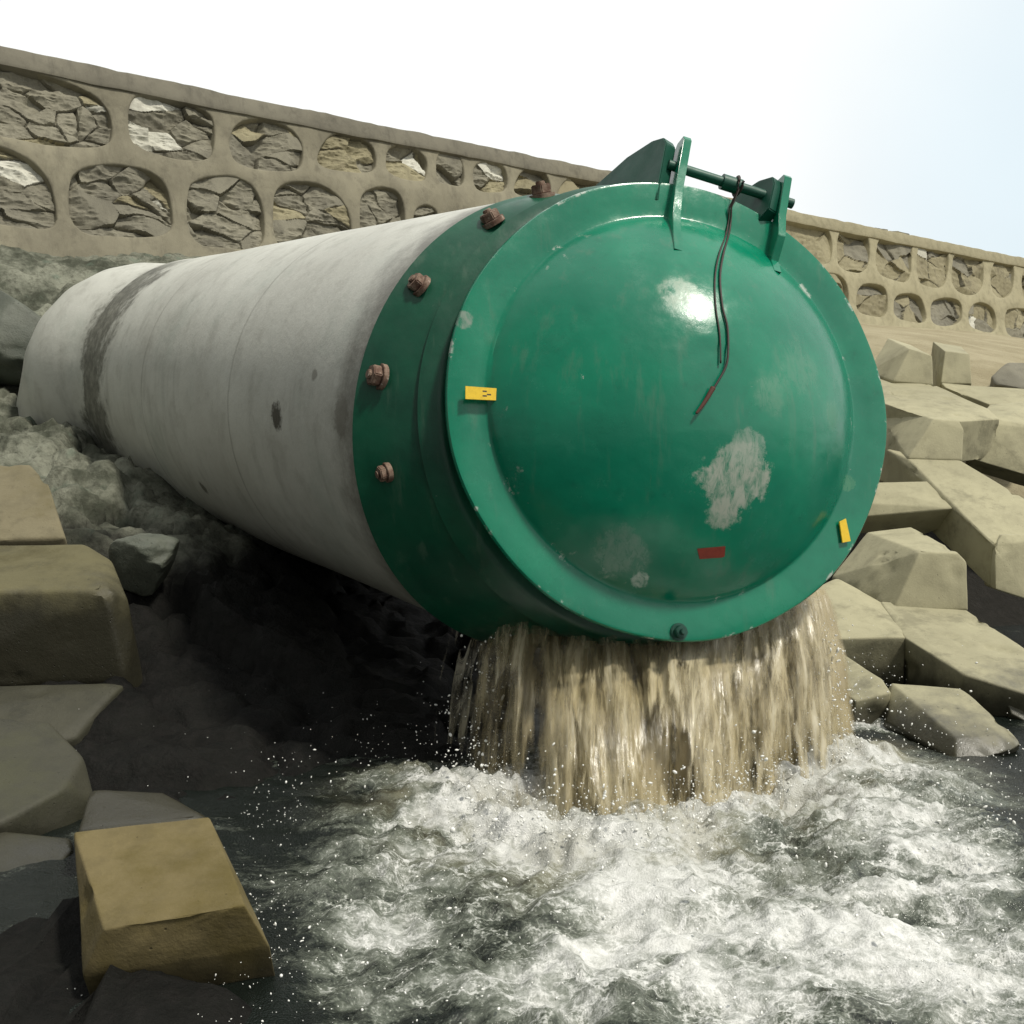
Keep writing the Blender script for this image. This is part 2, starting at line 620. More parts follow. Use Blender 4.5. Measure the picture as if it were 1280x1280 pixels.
def smooth_loop(pts, k=2):
    p = [Vector(q) for q in pts]
    for _ in range(k):
        q = []
        for i in range(len(p)):
            a, b = p[i], p[(i + 1) % len(p)]
            q += [a * .75 + b * .25, a * .25 + b * .75]
        p = q
    return p


cells = []
for c in cells_px:
    cells.append(smooth_loop([wall_sh(*q) for q in c], 2))
# the frame carries on past both ends of the view in the same rhythm
for k in range(4):
    for r, (h0, h1) in enumerate(((1.35, 2.15), (.25, 1.0))):
        s0 = -2.2 - 1.75 * (k + 1) + .6 * r
        cells.append(smooth_loop([(s0, h0 + .2), (s0 + .25, h1), (s0 + 1.1, h1 - .02), (s0 + 1.4, h1 - .3), (s0 + 1.4, h0), (s0, h0)], 2))
for k in range(8):
    for r, (h0, h1) in enumerate(((1.15, 2.0), (.25, .85))):
        s0 = max(v[0] for c in cells[:41] for v in c) + .5 + 2.1 * k + .5 * r
        cells.append(smooth_loop([(s0, h0 + .2), (s0 + .3, h1), (s0 + 1.3, h1 - .02), (s0 + 1.65, h1 - .3), (s0 + 1.65, h0), (s0, h0)], 2))

S0, S1 = -10.0, max(v[0] for c in cells for v in c) + 2
LIP, DEEP = .030, .15
bverts, bedges = [], []


def add_loop(pts):
    st = len(bverts)
    for q in pts:
        bverts.append(Vector((q[0], q[1])))
    m = len(pts)
    bedges.extend((st + i, st + (i + 1) % m) for i in range(m))
    return st, m


NB = 140
outer = [(S0 + (S1 - S0) * i / NB, -.55) for i in range(NB + 1)]
outer += [(s, top_h(s) - .30) for s, _ in outer[::-1]]
add_loop(outer)
front_loops = []
for ci, c in enumerate(cells):
    cen = sum(c, Vector((0, 0))) / len(c)
    big = []
    for i, v in enumerate(c):
        w = 1 + .02 * math.sin(i * 1.7 + ci)
        d = (v - cen) * w
        big.append(cen + d + d.normalized() * LIP)
    front_loops.append([cen + (v - cen) * .999 for v in big])
    add_loop(big)
r = delaunay_2d_cdt(bverts, bedges, [], 0, 1e-5)
vv, ff = r[0], r[2]


def inside(pt, poly):
    x, y = pt
    c = False
    j = len(poly) - 1
    for i in range(len(poly)):
        if (poly[i][1] > y) != (poly[j][1] > y) and x < (poly[j][0] - poly[i][0]) * (y - poly[i][1]) / (poly[j][1] - poly[i][1]) + poly[i][0]:
            c = not c
        j = i
    return c


boxes = [(min(v[0] for v in l), max(v[0] for v in l), min(v[1] for v in l), max(v[1] for v in l), l) for l in front_loops]
bm = bmesh.new()
bvs = [bm.verts.new(wall_pt(v[0], v[1], 0)) for v in vv]
for f in ff:
    cx, cy = sum(vv[i][0] for i in f) / 3, sum(vv[i][1] for i in f) / 3
    if any(a < cx < b and c_ < cy < d and inside((cx, cy), l) for a, b, c_, d, l in boxes):
        continue
    if not inside((cx, cy), outer):
        continue
    try:
        bm.faces.new([bvs[i] for i in f])
    except ValueError:
        pass
for c, big in zip(cells, front_loops):
    rings = [[wall_pt(v[0], v[1], 0.0) for v in big]]
    cen = sum(c, Vector((0, 0))) / len(c)
    rings.append([wall_pt(*(v + (b - v) * .25), -LIP * .35) for v, b in zip(c, big)])
    rings.append([wall_pt(v[0], v[1], -LIP) for v in c])
    rings.append([wall_pt(*(cen + (v - cen) * .97), -DEEP - .1) for v in c])
    rv = [[bm.verts.new(p) for p in rr] for rr in rings]
    m = len(c)
    for a in range(3):
        for i in range(m):
            bm.faces.new((rv[a][i], rv[a][(i + 1) % m], rv[a + 1][(i + 1) % m], rv[a + 1][i]))
bmesh.ops.remove_doubles(bm, verts=bm.verts[:], dist=.004)
long = [e for e in bm.edges if e.calc_length() > .35]
bmesh.ops.subdivide_edges(bm, edges=long, cuts=1)
bmesh.ops.triangulate(bm, faces=[f for f in bm.faces if len(f.verts) > 4])
co = np.array([v.co[:] for v in bm.verts])
d = (fbm(co[:, 0] * 1.6, co[:, 1] * 1.6, co[:, 2] * 1.6, 4, 3) - .5) * .07
for v, a in zip(bm.verts, d):
    v.co += NV * float(a)
bmesh.ops.recalc_face_normals(bm, faces=bm.faces)
me = bm_mesh(bm)
sharp(me, 50)
link('lattice_frame', me, M['frame'], wall, smooth=False)

# coping: a plain band along the top and the level top of the wall behind it
vs, fs = [], []
NS = 420
for i in range(NS + 1):
    s = S0 + (S1 - S0) * i / NS
    th = top_h(s)
    jit = float((fbm(s * 3.1, 0, 0, 4, 8) - .5) * .055)
    j2 = float((fbm(s * 1.3, 3, 0, 3, 18) - .5) * .05)
    prof = [(th - .32, -.15), (th - .31 + j2, .035), (th - .27 + j2, .055), (th - .03 + jit, .05), (th + jit, .015), (th + .02 + jit * .5, -.35), (th + .02, -.75)]
    back = [wall_pt(s, a, b) for a, b in prof]
    bk = back[-1].copy()
    bk = Vector((bk.x, bk.y, 3.9)) - SN * .1
    vs += back + [bk]
fs = grid_faces(NS + 1, 8)
me = mesh(vs, fs)
bm = bmesh.new()
bm.from_mesh(me)
bmesh.ops.recalc_face_normals(bm, faces=bm.faces)
bm.to_mesh(me)
bm.free()
sharp(me, 40)
link('coping', me, M['coping'], wall, smooth=False)

# rubble panels behind the openings
def stone_panel(c, seed, pale, warm):
    x0, x1 = min(v[0] for v in c) - .05, max(v[0] for v in c) + .05
    y0, y1 = min(v[1] for v in c) - .05, max(v[1] for v in c) + .05
    fine = .011 if 10 > x0 > -4 else .024
    step = fine
    nx, ny = int((x1 - x0) / step) + 2, int((y1 - y0) / fine) + 2
    X, Y = np.meshgrid(np.linspace(x0, x1, nx), np.linspace(y0, y1, ny), indexing='ij')
    rr = np.random.default_rng(seed)
    ncell = int(max(3, (x1 - x0) * (y1 - y0) * (3.2 if x0 > 9 else 7)))
    px = rr.uniform(x0, x1, ncell)
    py = rr.uniform(y0, y1, ncell)
    off = rr.uniform(0, .09, ncell)
    tx, ty = rr.normal(0, .14, ncell), rr.normal(0, .2, ncell)
    wx = X + (fbm(X * 2, Y * 2, seed, 2, 1) - .5) * .30
    wy = Y + (fbm(X * 2, Y * 2, seed + 7, 2, 2) - .5) * .26
    D = np.sqrt(((wx[..., None] - px) * .62) ** 2 + ((wy[..., None] - py) * 1.15) ** 2)
    o = np.argsort(D, axis=-1)
    i1, i2 = o[..., 0], o[..., 1]
    d1 = np.take_along_axis(D, o[..., :1], -1)[..., 0]
    d2 = np.take_along_axis(D, o[..., 1:2], -1)[..., 0]
    gap = (1 - sstep(0, .022, d2 - d1)) * sstep(.42, .6, fbm(X * 3, Y * 3, seed + 3, 2, 8) + .12)
    h = off[i1] + tx[i1] * (X - px[i1]) + ty[i1] * (Y - py[i1]) - gap * .05
    h += (ridge(X * 3, Y * 7, seed, 5, 5) - .5) * (.05 if x0 > 9 else .11)
    h = np.clip(h, -.05, .12) - DEEP
    kinds = rr.random(ncell)
    mid_of = np.where(kinds < pale, 1, np.where(kinds < pale + warm, 2, 0))
    vs = [wall_pt(a, b, c_) for a, b, c_ in zip(X.ravel(), Y.ravel(), h.ravel())]
    fs = grid_faces(nx, ny)
    me = mesh(vs, fs)
    ii = i1[:-1, :-1].ravel()
    gg = gap[:-1, :-1].ravel()
    idx = np.where(gg > .6, 0, mid_of[ii]).astype(np.int32)
    me.polygons.foreach_set('material_index', idx)
    bm = bmesh.new()
    bm.from_mesh(me)
    bm.faces.ensure_lookup_table()
    if bm.faces[0].normal.dot(NV) < 0:
        bmesh.ops.reverse_faces(bm, faces=bm.faces)
    bm.to_mesh(me)
    bm.free()
    sharp(me, 38)
    return me


pale_of = {0: .2, 1: .24, 2: .2, 3: .2, 4: .3, 5: .1, 6: .05, 20: .1, 21: .06, 36: .2}
for i, c in enumerate(cells):
    right = c[0][0] > 9
    me = stone_panel(c, 100 + i, pale_of.get(i, .03), .75 if right else (.35 if i in (22, 23, 24, 5, 4) else .15))
    link('stone_panel', me, [M['stone_dark'], M['stone_pale'], M['stone_warm']], wall, smooth=False)

# ------------------------------------------------------------------ outfall pipe
FC = W((.147 * 5.726, .095 * 5.726, 5.726))
FN = WD((.255, .143, -1.0)).normalized()
R = 1.2
BC = W((.322, .483, 6.30))                        # where the green ring meets the grey pipe
BN = WD((.525, -.125, -.842)).normalized()
PD = WD((-.565, .135, .842)).normalized()         # up the pipe


def frame_of(nrm, roll=0.0):
    v = (Vector((0, 0, 1)) - nrm * nrm.z).normalized()
    u = v.cross(nrm).normalized()
    q = Matrix.Rotation(roll, 3, nrm)
    return q @ u, q @ v


FU0, FV0 = frame_of(FN)
MN = (FN * .8 + BN * .2).normalized()
MN = (MN + Vector((0, 0, -.05))).normalized()
MU, MV = frame_of(MN)
MC = FC + FV0 * R * .985 - MV * R * .985 - FN * .085   # mouth ring: touches the flap at the top, opens below

pipe = empty('outfall_pipe', Vector((BC.x, BC.y, 0.4)))
tag(pipe, 'huge grey outfall pipe ending in a green ring and a domed green flap', 'outfall pipe')


def ring_pt(th, t, r):
    c = BC.lerp(MC, t)
    nn = BN.lerp(MN, t).normalized()
    u, v = frame_of(nn)
    return c + (u * math.cos(th) + v * math.sin(th)) * r


def rr_of(t):
    return 1.262 + (1.175 - 1.262) * t


NTH = 128
prof = [(-.13, 1.10), (-.13, 1.268), (-.12, 1.280), (-.06, 1.272)]
prof += [(x, rr_of(x)) for x in (0.0, .05, .15, .3, .45, .6, .72)]
prof += [(.73, rr_of(.73) + .004), (.745, rr_of(.74) + .034), (.76, rr_of(.76) + .042), (.97, rr_of(.97) + .042), (.99, rr_of(.99) + .036), (1.0, rr_of(1) + .02), (1.0, 1.08), (.9, 1.06), (0, 1.08), (-.3, 1.10)]
vs = []
for t_, r_ in prof:
    for k in range(NTH):
        vs.append(ring_pt(2 * math.pi * k / NTH, t_, r_))
me = mesh(vs, grid_faces(len(prof), NTH, True))
sharp(me, 40)
me.flip_normals()


def paint(name, base, dark, rough, chips=.5, spots=(), rim=None):
    t = NT(name)
    b = t.noise(1.6, 5, .6)
    c = t.mix(t.step(.3, .7, b), base, dark)
    m2 = t.noise(11, 7, .7)
    c = t.mix(t.math('MULTIPLY', t.step(.55, .75, m2), .3), c, tuple(x * .55 for x in dark))
    run = t.noise(3.5, 5, .65, t.vmul(t.pos, (3, 3, .35)))
    c = t.mix(t.math('MULTIPLY', t.step(.55, .75, run), .22), c, (.16, .2, .15))
    chip = t.math('MULTIPLY', t.step(.665, .69, t.noise(17, 8, .72)), t.step(.56, .62, t.noise(2.6, 4, .6)))
    c = t.mix(t.math('MULTIPLY', chip, chips), c, (.42, .44, .40))
    scr = t.math('MULTIPLY', t.step(.73, .745, t.noise(9, 6, .7, t.vmul(t.pos, (1, 1, 5)))), .5)
    c = t.mix(scr, c, (.35, .42, .36))
    rg = t.math('ADD', rough, t.math('MULTIPLY', t.step(.35, .75, t.noise(6, 6, .7)), .17))
    for p, rad, col, amt, hard in spots:
        d = t.math('ADD', t.dist(p), t.math('MULTIPLY', t.math('SUBTRACT', t.noise(9, 8, .75), .5), rad * 1.7))
        m = t.step(rad, rad * hard, d)
        br = t.noise(16, 7, .75, t.vmul(t.pos, (1.5, 1.5, .6)), .6)
        m = t.math('MULTIPLY', m, t.math('MULTIPLY', t.step(.3, .62, br), amt))
        c = t.mix(m, c, col)
        rg = t.math('ADD', rg, t.math('MULTIPLY', m, .4))
    if rim:
        dd = t.dist(rim[0])
        for rad, wd, amt, lo in ((rim[1] + .005, .018, .75, .60), (rim[2] - .004, .016, .8, .57), (rim[1] - .05, .05, .35, .62)):
            off = t.math('ADD', t.math('SUBTRACT', dd, rad), t.math('MULTIPLY', t.math('SUBTRACT', t.noise(14, 6, .7), .5), wd * 2))
            m = t.math('MULTIPLY', t.step(wd, wd * .3, t.math('ABSOLUTE', off)), t.step(lo, lo + .05, t.noise(5.5, 7, .72)))
            c = t.mix(t.math('MULTIPLY', m, amt), c, (.46, .50, .44))
        # rust weeping down the face in thin vertical runs
        rr = t.math('MULTIPLY', t.step(.66, .74, t.noise(5, 6, .7, t.vmul(t.pos, (4, 4, .22)))), t.step(.45, .65, t.noise(1.9, 4)))
        c = t.mix(t.math('MULTIPLY', rr, .35), c, (.16, .10, .05))
        chalk = t.math('MULTIPLY', t.step(.5, .72, t.noise(2.7, 8, .72)), .18)
        c = t.mix(chalk, c, (.06, .25, .17))
        rg = t.math('ADD', rg, t.math('MULTIPLY', chalk, .6))
    t.set('Base Color', c)
    t.set('Roughness', rg)
    t.set('Specular IOR Level', .55)
    wob = t.noise(2.2, 3, .5)
    t.bump(t.math('ADD', t.math('MULTIPLY', wob, 1.0), t.math('MULTIPLY', t.noise(30, 5, .7), .06)), .28, .05)
    return t.m


M['ring_paint'] = paint('green_ring_paint', (.002, .080, .040), (.001, .046, .025), .30, .5)
ring = link('mouth_ring', me, M['ring_paint'], pipe, smooth=False)

# barrel and the elbow it comes out of
path = [(BC + PD * .075, 1.255, .075)]
L = 6.0
for k in range(1, 61):
    tt = .1 + (L - .1) * k / 60
    path.append((BC + PD * tt, 1.262 - .004 * tt, tt))
hinge_d = PD.copy()
p = path[-1][0].copy()
side = Vector((-PD.y, PD.x, 0)).normalized()
if side.x > 0:
    side = -side
p = p + PD * .03
path.append((p.copy(), 1.245, L + .03))
path.append((p + PD * .03, 1.225, L + .06))
path.append((p + PD * .06, 1.205, L + .09))
p = p + PD * .08
for k in range(1, 15):
    a = k / 14
    dd = (PD * (1 - .3 * a) + side * (.04 + .36 * a) + Vector((0, 0, .07))).normalized()
    p = p + dd * .075
    path.append((p.copy(), 1.20 - .06 * a, L + .09 + .075 * k))
for k in range(1, 14):
    a = min(1, k / 5)
    dd = (PD * .8 + side * .66 * (1 - a) + Vector((0, 0, .05 - .8 * a))).normalized()
    p = p + dd * .10
    path.append((p.copy(), 1.14 - .05 * a, L + 1.14 + .10 * k))
vs, along = [], []
for i, (c, r_, tt) in enumerate(path):
    d = (path[min(i + 1, len(path) - 1)][0] - path[max(i - 1, 0)][0]).normalized()
    if i == 0:
        d = PD
    u, v = frame_of(-d)
    for k in range(NTH):
        th = 2 * math.pi * k / NTH
        w = r_ + float((vnoise(tt * 1.1, math.cos(th) * 1.5 + 5, math.sin(th) * 1.5, 3) - .5) * .02)
        vs.append(c + (u * math.cos(th) + v * math.sin(th)) * w)
        along.append(tt)
fs = grid_faces(len(path), NTH, True)
# rolled front edge and dark inside of the pipe
st = len(vs)
for r_, tt in ((1.225, .07), (1.08, .09), (1.05, .5), (1.05, 5.0)):
    for k in range(NTH):
        th = 2 * math.pi * k / NTH
        u, v = frame_of(-PD)
        vs.append(BC + PD * tt + (u * math.cos(th) + v * math.sin(th)) * r_)
        along.append(max(tt, 0))
ext = [st + i * NTH for i in range(4)]
prev = 0
for e in ext:
    for k in range(NTH):
        k2 = (k + 1) % NTH
        fs.append((prev + k2, prev + k, e + k, e + k2))
    prev = e
fs.append(tuple(prev + k for k in range(NTH)))
me = mesh(vs, fs)
bm = bmesh.new()
bm.from_mesh(me)
bmesh.ops.recalc_face_normals(bm, faces=bm.faces)
bm.to_mesh(me)
bm.free()
attr(me, 'along', along)
sharp(me, 35)


def pipe_hit(px, py, r_=1.25):
    """point of the barrel seen at a pixel of the survey photograph"""
    e, d = Vector((0, 0, EYE)), ray(px, py).normalized()
    m = e - BC
    dp, mp = d - PD * d.dot(PD), m - PD * m.dot(PD)
    a, b, c = dp.dot(dp), 2 * dp.dot(mp), mp.dot(mp) - r_ * r_
    disc = max(b * b - 4 * a * c, 0)
    return e + d * ((-b - math.sqrt(disc)) / (2 * a))


t = NT('pipe_concrete')
al = t.attr('along')
base = t.mix(t.step(.3, .7, t.noise(.8, 6, .6)), (.57, .575, .52), (.48, .48, .43))
base = t.mix(t.math('MULTIPLY', t.step(.45, .75, t.noise(4.5, 8, .7)), .4), base, (.27, .265, .225))
streak = t.noise(3.0, 6, .65, t.vmul(t.pos, (1.6, 1.6, .22)))
base = t.mix(t.math('MULTIPLY', t.step(.5, .75, streak), .35), base, (.185, .18, .15))
base = t.mix(t.math('MULTIPLY', t.step(.50, .72, t.noise(1.3, 7, .7)), .30), base, (.27, .33, .285))
# grime at the ring joint and mud over the elbow joint
g = t.math('ADD', al, t.math('MULTIPLY', t.math('SUBTRACT', t.noise(5, 8, .75), .5), .7))
base = t.mix(t.math('MULTIPLY', t.step(.56, .08, g), .8), base, (.085, .08, .065))
for px, py, rad, col, amt in (
                              (346, 520, .10, (.035, .03, .022), .95), (255, 610, .07, (.08, .07, .05), .8), (395, 470, .05, (.1, .09, .07), .6),
                              (430, 520, .12, (.12, .11, .09), .6), (90, 430, .2, (.05, .05, .04), .0)):
    q = pipe_hit(px, py)
    d = t.math('ADD', t.dist(q), t.math('MULTIPLY', t.math('SUBTRACT', t.noise(7, 9, .78), .5), rad * 2.2))
    base = t.mix(t.math('MULTIPLY', t.step(rad, rad * .6, d), amt), base, col)
# casting seams every couple of metres and the mortar over the elbow joint
for sx in (2.05, 4.1):
    sd_ = t.math('ABSOLUTE', t.math('SUBTRACT', t.math('ADD', al, t.math('MULTIPLY', t.noise(9, 5), .03)), sx))
    base = t.mix(t.math('MULTIPLY', t.step(.022, .004, sd_), t.math('MULTIPLY', t.noise(4, 4), .7)), base, (.16, .155, .13))
mort = t.math('ABSOLUTE', t.math('SUBTRACT', t.math('ADD', al, t.math('MULTIPLY', t.math('SUBTRACT', t.noise(2.4, 8, .75), .5), 2.4)), L - .05))
base = t.mix(t.math('MULTIPLY', t.step(.80, .35, mort), t.step(1.55, 1.05, t.math('ADD', t.dist(BC + PD * (L + .1) + side * 1.0 + Vector((0, -.3, .30))), t.math('MULTIPLY', t.noise(2, 5), .3)))), base, t.mix(t.step(.4, .65, t.noise(11, 8, .7)), (.11, .11, .092), (.22, .22, .185)))
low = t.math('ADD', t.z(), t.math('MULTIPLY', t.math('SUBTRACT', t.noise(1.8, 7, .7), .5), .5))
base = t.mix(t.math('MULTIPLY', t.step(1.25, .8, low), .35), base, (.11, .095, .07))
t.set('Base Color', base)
t.set('Roughness', t.math('ADD', .42, t.math('MULTIPLY', t.noise(5, 6, .7), .3)))
t.set('Specular IOR Level', .4)
t.bump(t.math('ADD', t.math('MULTIPLY', t.noise(3, 6, .65), .6), t.math('MULTIPLY', t.noise(40, 5, .7), .12)), .35, .04)
M['pipe'] = t.m
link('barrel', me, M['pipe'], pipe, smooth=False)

# rusty nuts round the ring
t = NT('rusty_steel')
c = t.mix(t.step(.35, .65, t.noise(22, 6, .7)), (.10, .05, .032), (.24, .17, .125))
c = t.mix(t.step(.6, .7, t.noise(40, 5)), c, (.42, .36, .30))
t.set('Base Color', c)
t.set('Roughness', .8)
t.bump(t.noise(60, 5), .4, .006)
M['rust'] = t.m
for px, py, sc in ((615, 277, 1.0), (524, 356, .95), (475, 470, 1.05), (485, 590, .8), (733, 232, 1.1)):
    best = None
    for k in range(720):
        th = 2 * math.pi * k / 720
        for t_ in (.1, .17, .24, .31, .38):
            q = ring_pt(th, t_, rr_of(t_))
            cen = BC.lerp(MC, t_)
            if (q - cen).dot(Vector((0, 0, EYE)) - q) < -.35:
                continue
            x, y = proj(q)
            e = math.hypot(x - px, y - py)
            if best is None or e < best[0]:
                best = (e, th, t_)
    th, t_ = best[1], best[2]
    q, cen = ring_pt(th, t_, rr_of(t_)), BC.lerp(MC, t_)
    out = (q - cen).normalized()
    a = out.cross(BN).normalized()
    b = out.cross(a)
    bms = []
    # washer, hexagonal nut and stud end, all one lump of rusty steel
    for r_, h0, h1, seg, bev in ((.064 * sc, -.02, .008, 20, .002), (.054 * sc, .008, .052 * sc, 6, .005), (.024 * sc, .05, .068 * sc, 12, .004)):
        poly = [(math.cos(2 * math.pi * i / seg + px) * r_, math.sin(2 * math.pi * i / seg + px) * r_) for i in range(seg)]
        bms.append(prism_bm(poly, q + out * (h0 + h1) / 2, a, b, out, h1 - h0, bev))
    bmn = merge_bms(bms)
    me = bm_mesh(bmn)
    sharp(me, 40)
    link('nut', me, M['rust'], ring, smooth=False)

# --- flap: flat rim, domed middle
ROLL = math.radians(-15)
FU, FV = frame_of(FN, ROLL)
RD, HD = 1.0, .44
SR = (RD * RD + HD * HD) / (2 * HD)


def dome_h(r_):
    if r_ >= RD:
        return 0.0
    return HD * (1 - (r_ / RD) ** 2.05) ** .86


def flap_pt(u, v, h=0.0):
    return FC + FU * u + FV * v + FN * h


def flap_uv(px, py, h=None):
    """local coordinates of the flap surface along a ray"""
    e, d = Vector((0, 0, EYE)), ray(px, py)
    hh = .15 if h is None else h
    for _ in range(25):
        t_ = (FC + FN * hh - e).dot(FN) / d.dot(FN)
        q = e + d * t_ - FC
        u, v = q.dot(FU), q.dot(FV)
        if h is None:
            hh = .5 * hh + .5 * dome_h(math.hypot(u, v))
    return u, v, hh


prof = [(0.0, -.03)]
prof += [(RD * .5, -.03), (1.0, -.04), (1.17, -.042), (1.192, -.036), (1.2, -.024), (1.2, -.006), (1.193, .004), (1.18, .007)]
prof += [(1.1, .007), (1.05, .006), (RD + .012, .007), (RD + .002, .010)]
for k in range(1, 40):
    r_ = RD * (1 - (k / 39) ** 1.5)
    prof.append((r_, dome_h(r_) + .008 * (1 - k / 39)))
vs = []
NF = 144
for r_, h in prof:
    for k in range(NF):
        th = 2 * math.pi * k / NF
        rr2 = r_
        hh = h
        if .2 < r_ < 1.0 and h > .02:     # dents of a beaten plate
            x, y = math.cos(th) * r_, math.sin(th) * r_
            hh += float((vnoise(x * 2.3, y * 2.3, 1, 5) - .5) * .022)
        if r_ > 1.1:
            hh += .008 * math.sin(th * 3 + 1) + .005 * math.sin(th * 7)
            rr2 += .003 * math.sin(th * 9)
        vs.append(flap_pt(math.cos(th) * rr2, math.sin(th) * rr2, hh))
me = mesh(vs, grid_faces(len(prof), NF, True))
bm = bmesh.new()
bm.from_mesh(me)
bmesh.ops.remove_doubles(bm, verts=bm.verts[:], dist=.0004)
bmesh.ops.recalc_face_normals(bm, faces=bm.faces)
bm.to_mesh(me)
bm.free()
sharp(me, 40)


def fspot(px, py, rad, col, amt, hard=.7):
    u, v, h = flap_uv(px, py)
    return (flap_pt(u, v, h), rad, col, amt, hard)


spots = [fspot(920, 600, .20, (.34, .37, .31), .95, .75), fspot(905, 640, .09, (.33, .36, .30), .9), fspot(935, 560, .12, (.3, .36, .3), .7),
         fspot(775, 690, .16, (.25, .33, .27), .5, .5), fspot(850, 365, .13, (.38, .42, .33), .5, .4), fspot(580, 400, .05, (.28, .3, .26), .7),  # middle spot: the dome's highlight, painted into its colour
         fspot(1000, 460, .2, (.12, .24, .17), .4, .3), fspot(960, 490, .14, (.16, .28, .2), .45, .3), fspot(1000, 285, .06, (.3, .42, .3), .6),
         fspot(800, 725, .05, (.5, .55, .5), .8), fspot(1040, 520, .10, (.14, .27, .18), .4, .3), fspot(1060, 605, .05, (.1, .26, .14), .5)]
M['flap_paint'] = paint('green_flap_paint', (.002, .200, .108), (.001, .150, .085), .15, .8, spots, (FC, RD, R))
flap = link('flap_cover', me, M['flap_paint'], pipe, smooth=False)
M['dark_paint'] = paint('dark_green_steel', (.003, .085, .05), (.002, .05, .032), .4, .4)


def simple(name, col, rough=.5, spec=.5, var=.25):
    t = NT(name)
    t.set('Base Color', t.mix(t.math('MULTIPLY', t.step(.4, .7, t.noise(45, 5, .7)), var * 2), col, tuple(x * .55 for x in col)))
    t.set('Roughness', rough)
    t.set('Specular IOR Level', spec)
    t.bump(t.noise(80, 4), .15, .005)
    return t.m


M['yellow'] = simple('yellow_tag_paint', (.78, .52, .02), .4, .5, .15)
M['ink'] = simple('black_ink', (.05, .04, .02), .6)
M['red'] = simple('red_paint', (.24, .03, .015), .55)


def decal(name, corners, mat, thick=.006, parent=flap):
    """thin plate lying on the flap, corners given clockwise, following its curve"""
    g = 8
    uv = [flap_uv(*c) for c in corners]
    hs = [max(dome_h(math.hypot(q[0], q[1])), .009) for q in uv]
    hmean = sum(hs) / 4 + .006
    vs = []
    for lift in (thick, -.004):
        for i in range(g + 1):
            for j in range(g + 1):
                a, b = i / g, j / g
                u = (uv[0][0] * (1 - a) + uv[1][0] * a) * (1 - b) + (uv[3][0] * (1 - a) + uv[2][0] * a) * b
                v = (uv[0][1] * (1 - a) + uv[1][1] * a) * (1 - b) + (uv[3][1] * (1 - a) + uv[2][1] * a) * b
                r_ = math.hypot(u, v)
                vs.append(flap_pt(u, v, (max(dome_h(r_), .009) if name == 'paint_patch' else hmean) + .006 + lift))
    n1_ = (g + 1) ** 2
    fs = grid_faces(g + 1, g + 1) + [tuple(x + n1_ for x in f[::-1]) for f in grid_faces(g + 1, g + 1)]
    rim = [i * (g + 1) for i in range(g + 1)] + [g * (g + 1) + j for j in range(1, g + 1)] + [i * (g + 1) + g for i in range(g - 1, -1, -1)] + [j for j in range(g - 1, 0, -1)]
    for i in range(len(rim)):
        a, b = rim[i], rim[(i + 1) % len(rim)]
        fs.append((a, b, b + n1_, a + n1_))
    me = mesh(vs, fs)
    bm = bmesh.new()
    bm.from_mesh(me)
    bmesh.ops.recalc_face_normals(bm, faces=bm.faces)
    bm.to_mesh(me)
    bm.free()
    return link(name, me, mat, parent, smooth=False)


lab = decal('tag_plate', [(579, 486), (625, 485), (625, 500), (579, 502)], [M['yellow'], M['ink']])
lab['label'] = 'yellow rectangular tag with small dark marks on the left rim'
# the small dark marks on the tag: a dividing bar and worn characters
for f in lab.data.polygons:
    if f.index < 64:
        i, j = divmod(f.index, 8)
        if (i == 6 and j not in (0,)) is False and (i, j) in ((4, 2), (5, 4), (4, 5)):
            f.material_index = 1
lab2 = decal('tag_plate', [(1046, 653), (1054, 649), (1060, 677), (1050, 679)], M['yellow'])
lab2['label'] = 'small bent yellow tag low on the right rim'
rp = decal('paint_patch', [(871, 686), (906, 683), (905, 697), (874, 699)], M['red'], .001)
rp['label'] = 'dull red paint mark on the lower dome'

# bolt on the bottom of the rim
u, v, h = flap_uv(848, 790, .01)
q = flap_pt(u, v, .01)
bms = []
for r_, h0, h1, seg in ((.045, -.01, .012, 18), (.034, .012, .05, 6), (.016, .04, .075, 12)):
    poly = [(math.cos(2 * math.pi * i / seg) * r_, math.sin(2 * math.pi * i / seg) * r_) for i in range(seg)]
    bms.append(prism_bm(poly, q + FN * (h0 + h1) / 2, FU, FV, FN, h1 - h0, .004))
me = bm_mesh(merge_bms(bms))
sharp(me)
link('bolt', me, M['dark_paint'], flap, smooth=False)

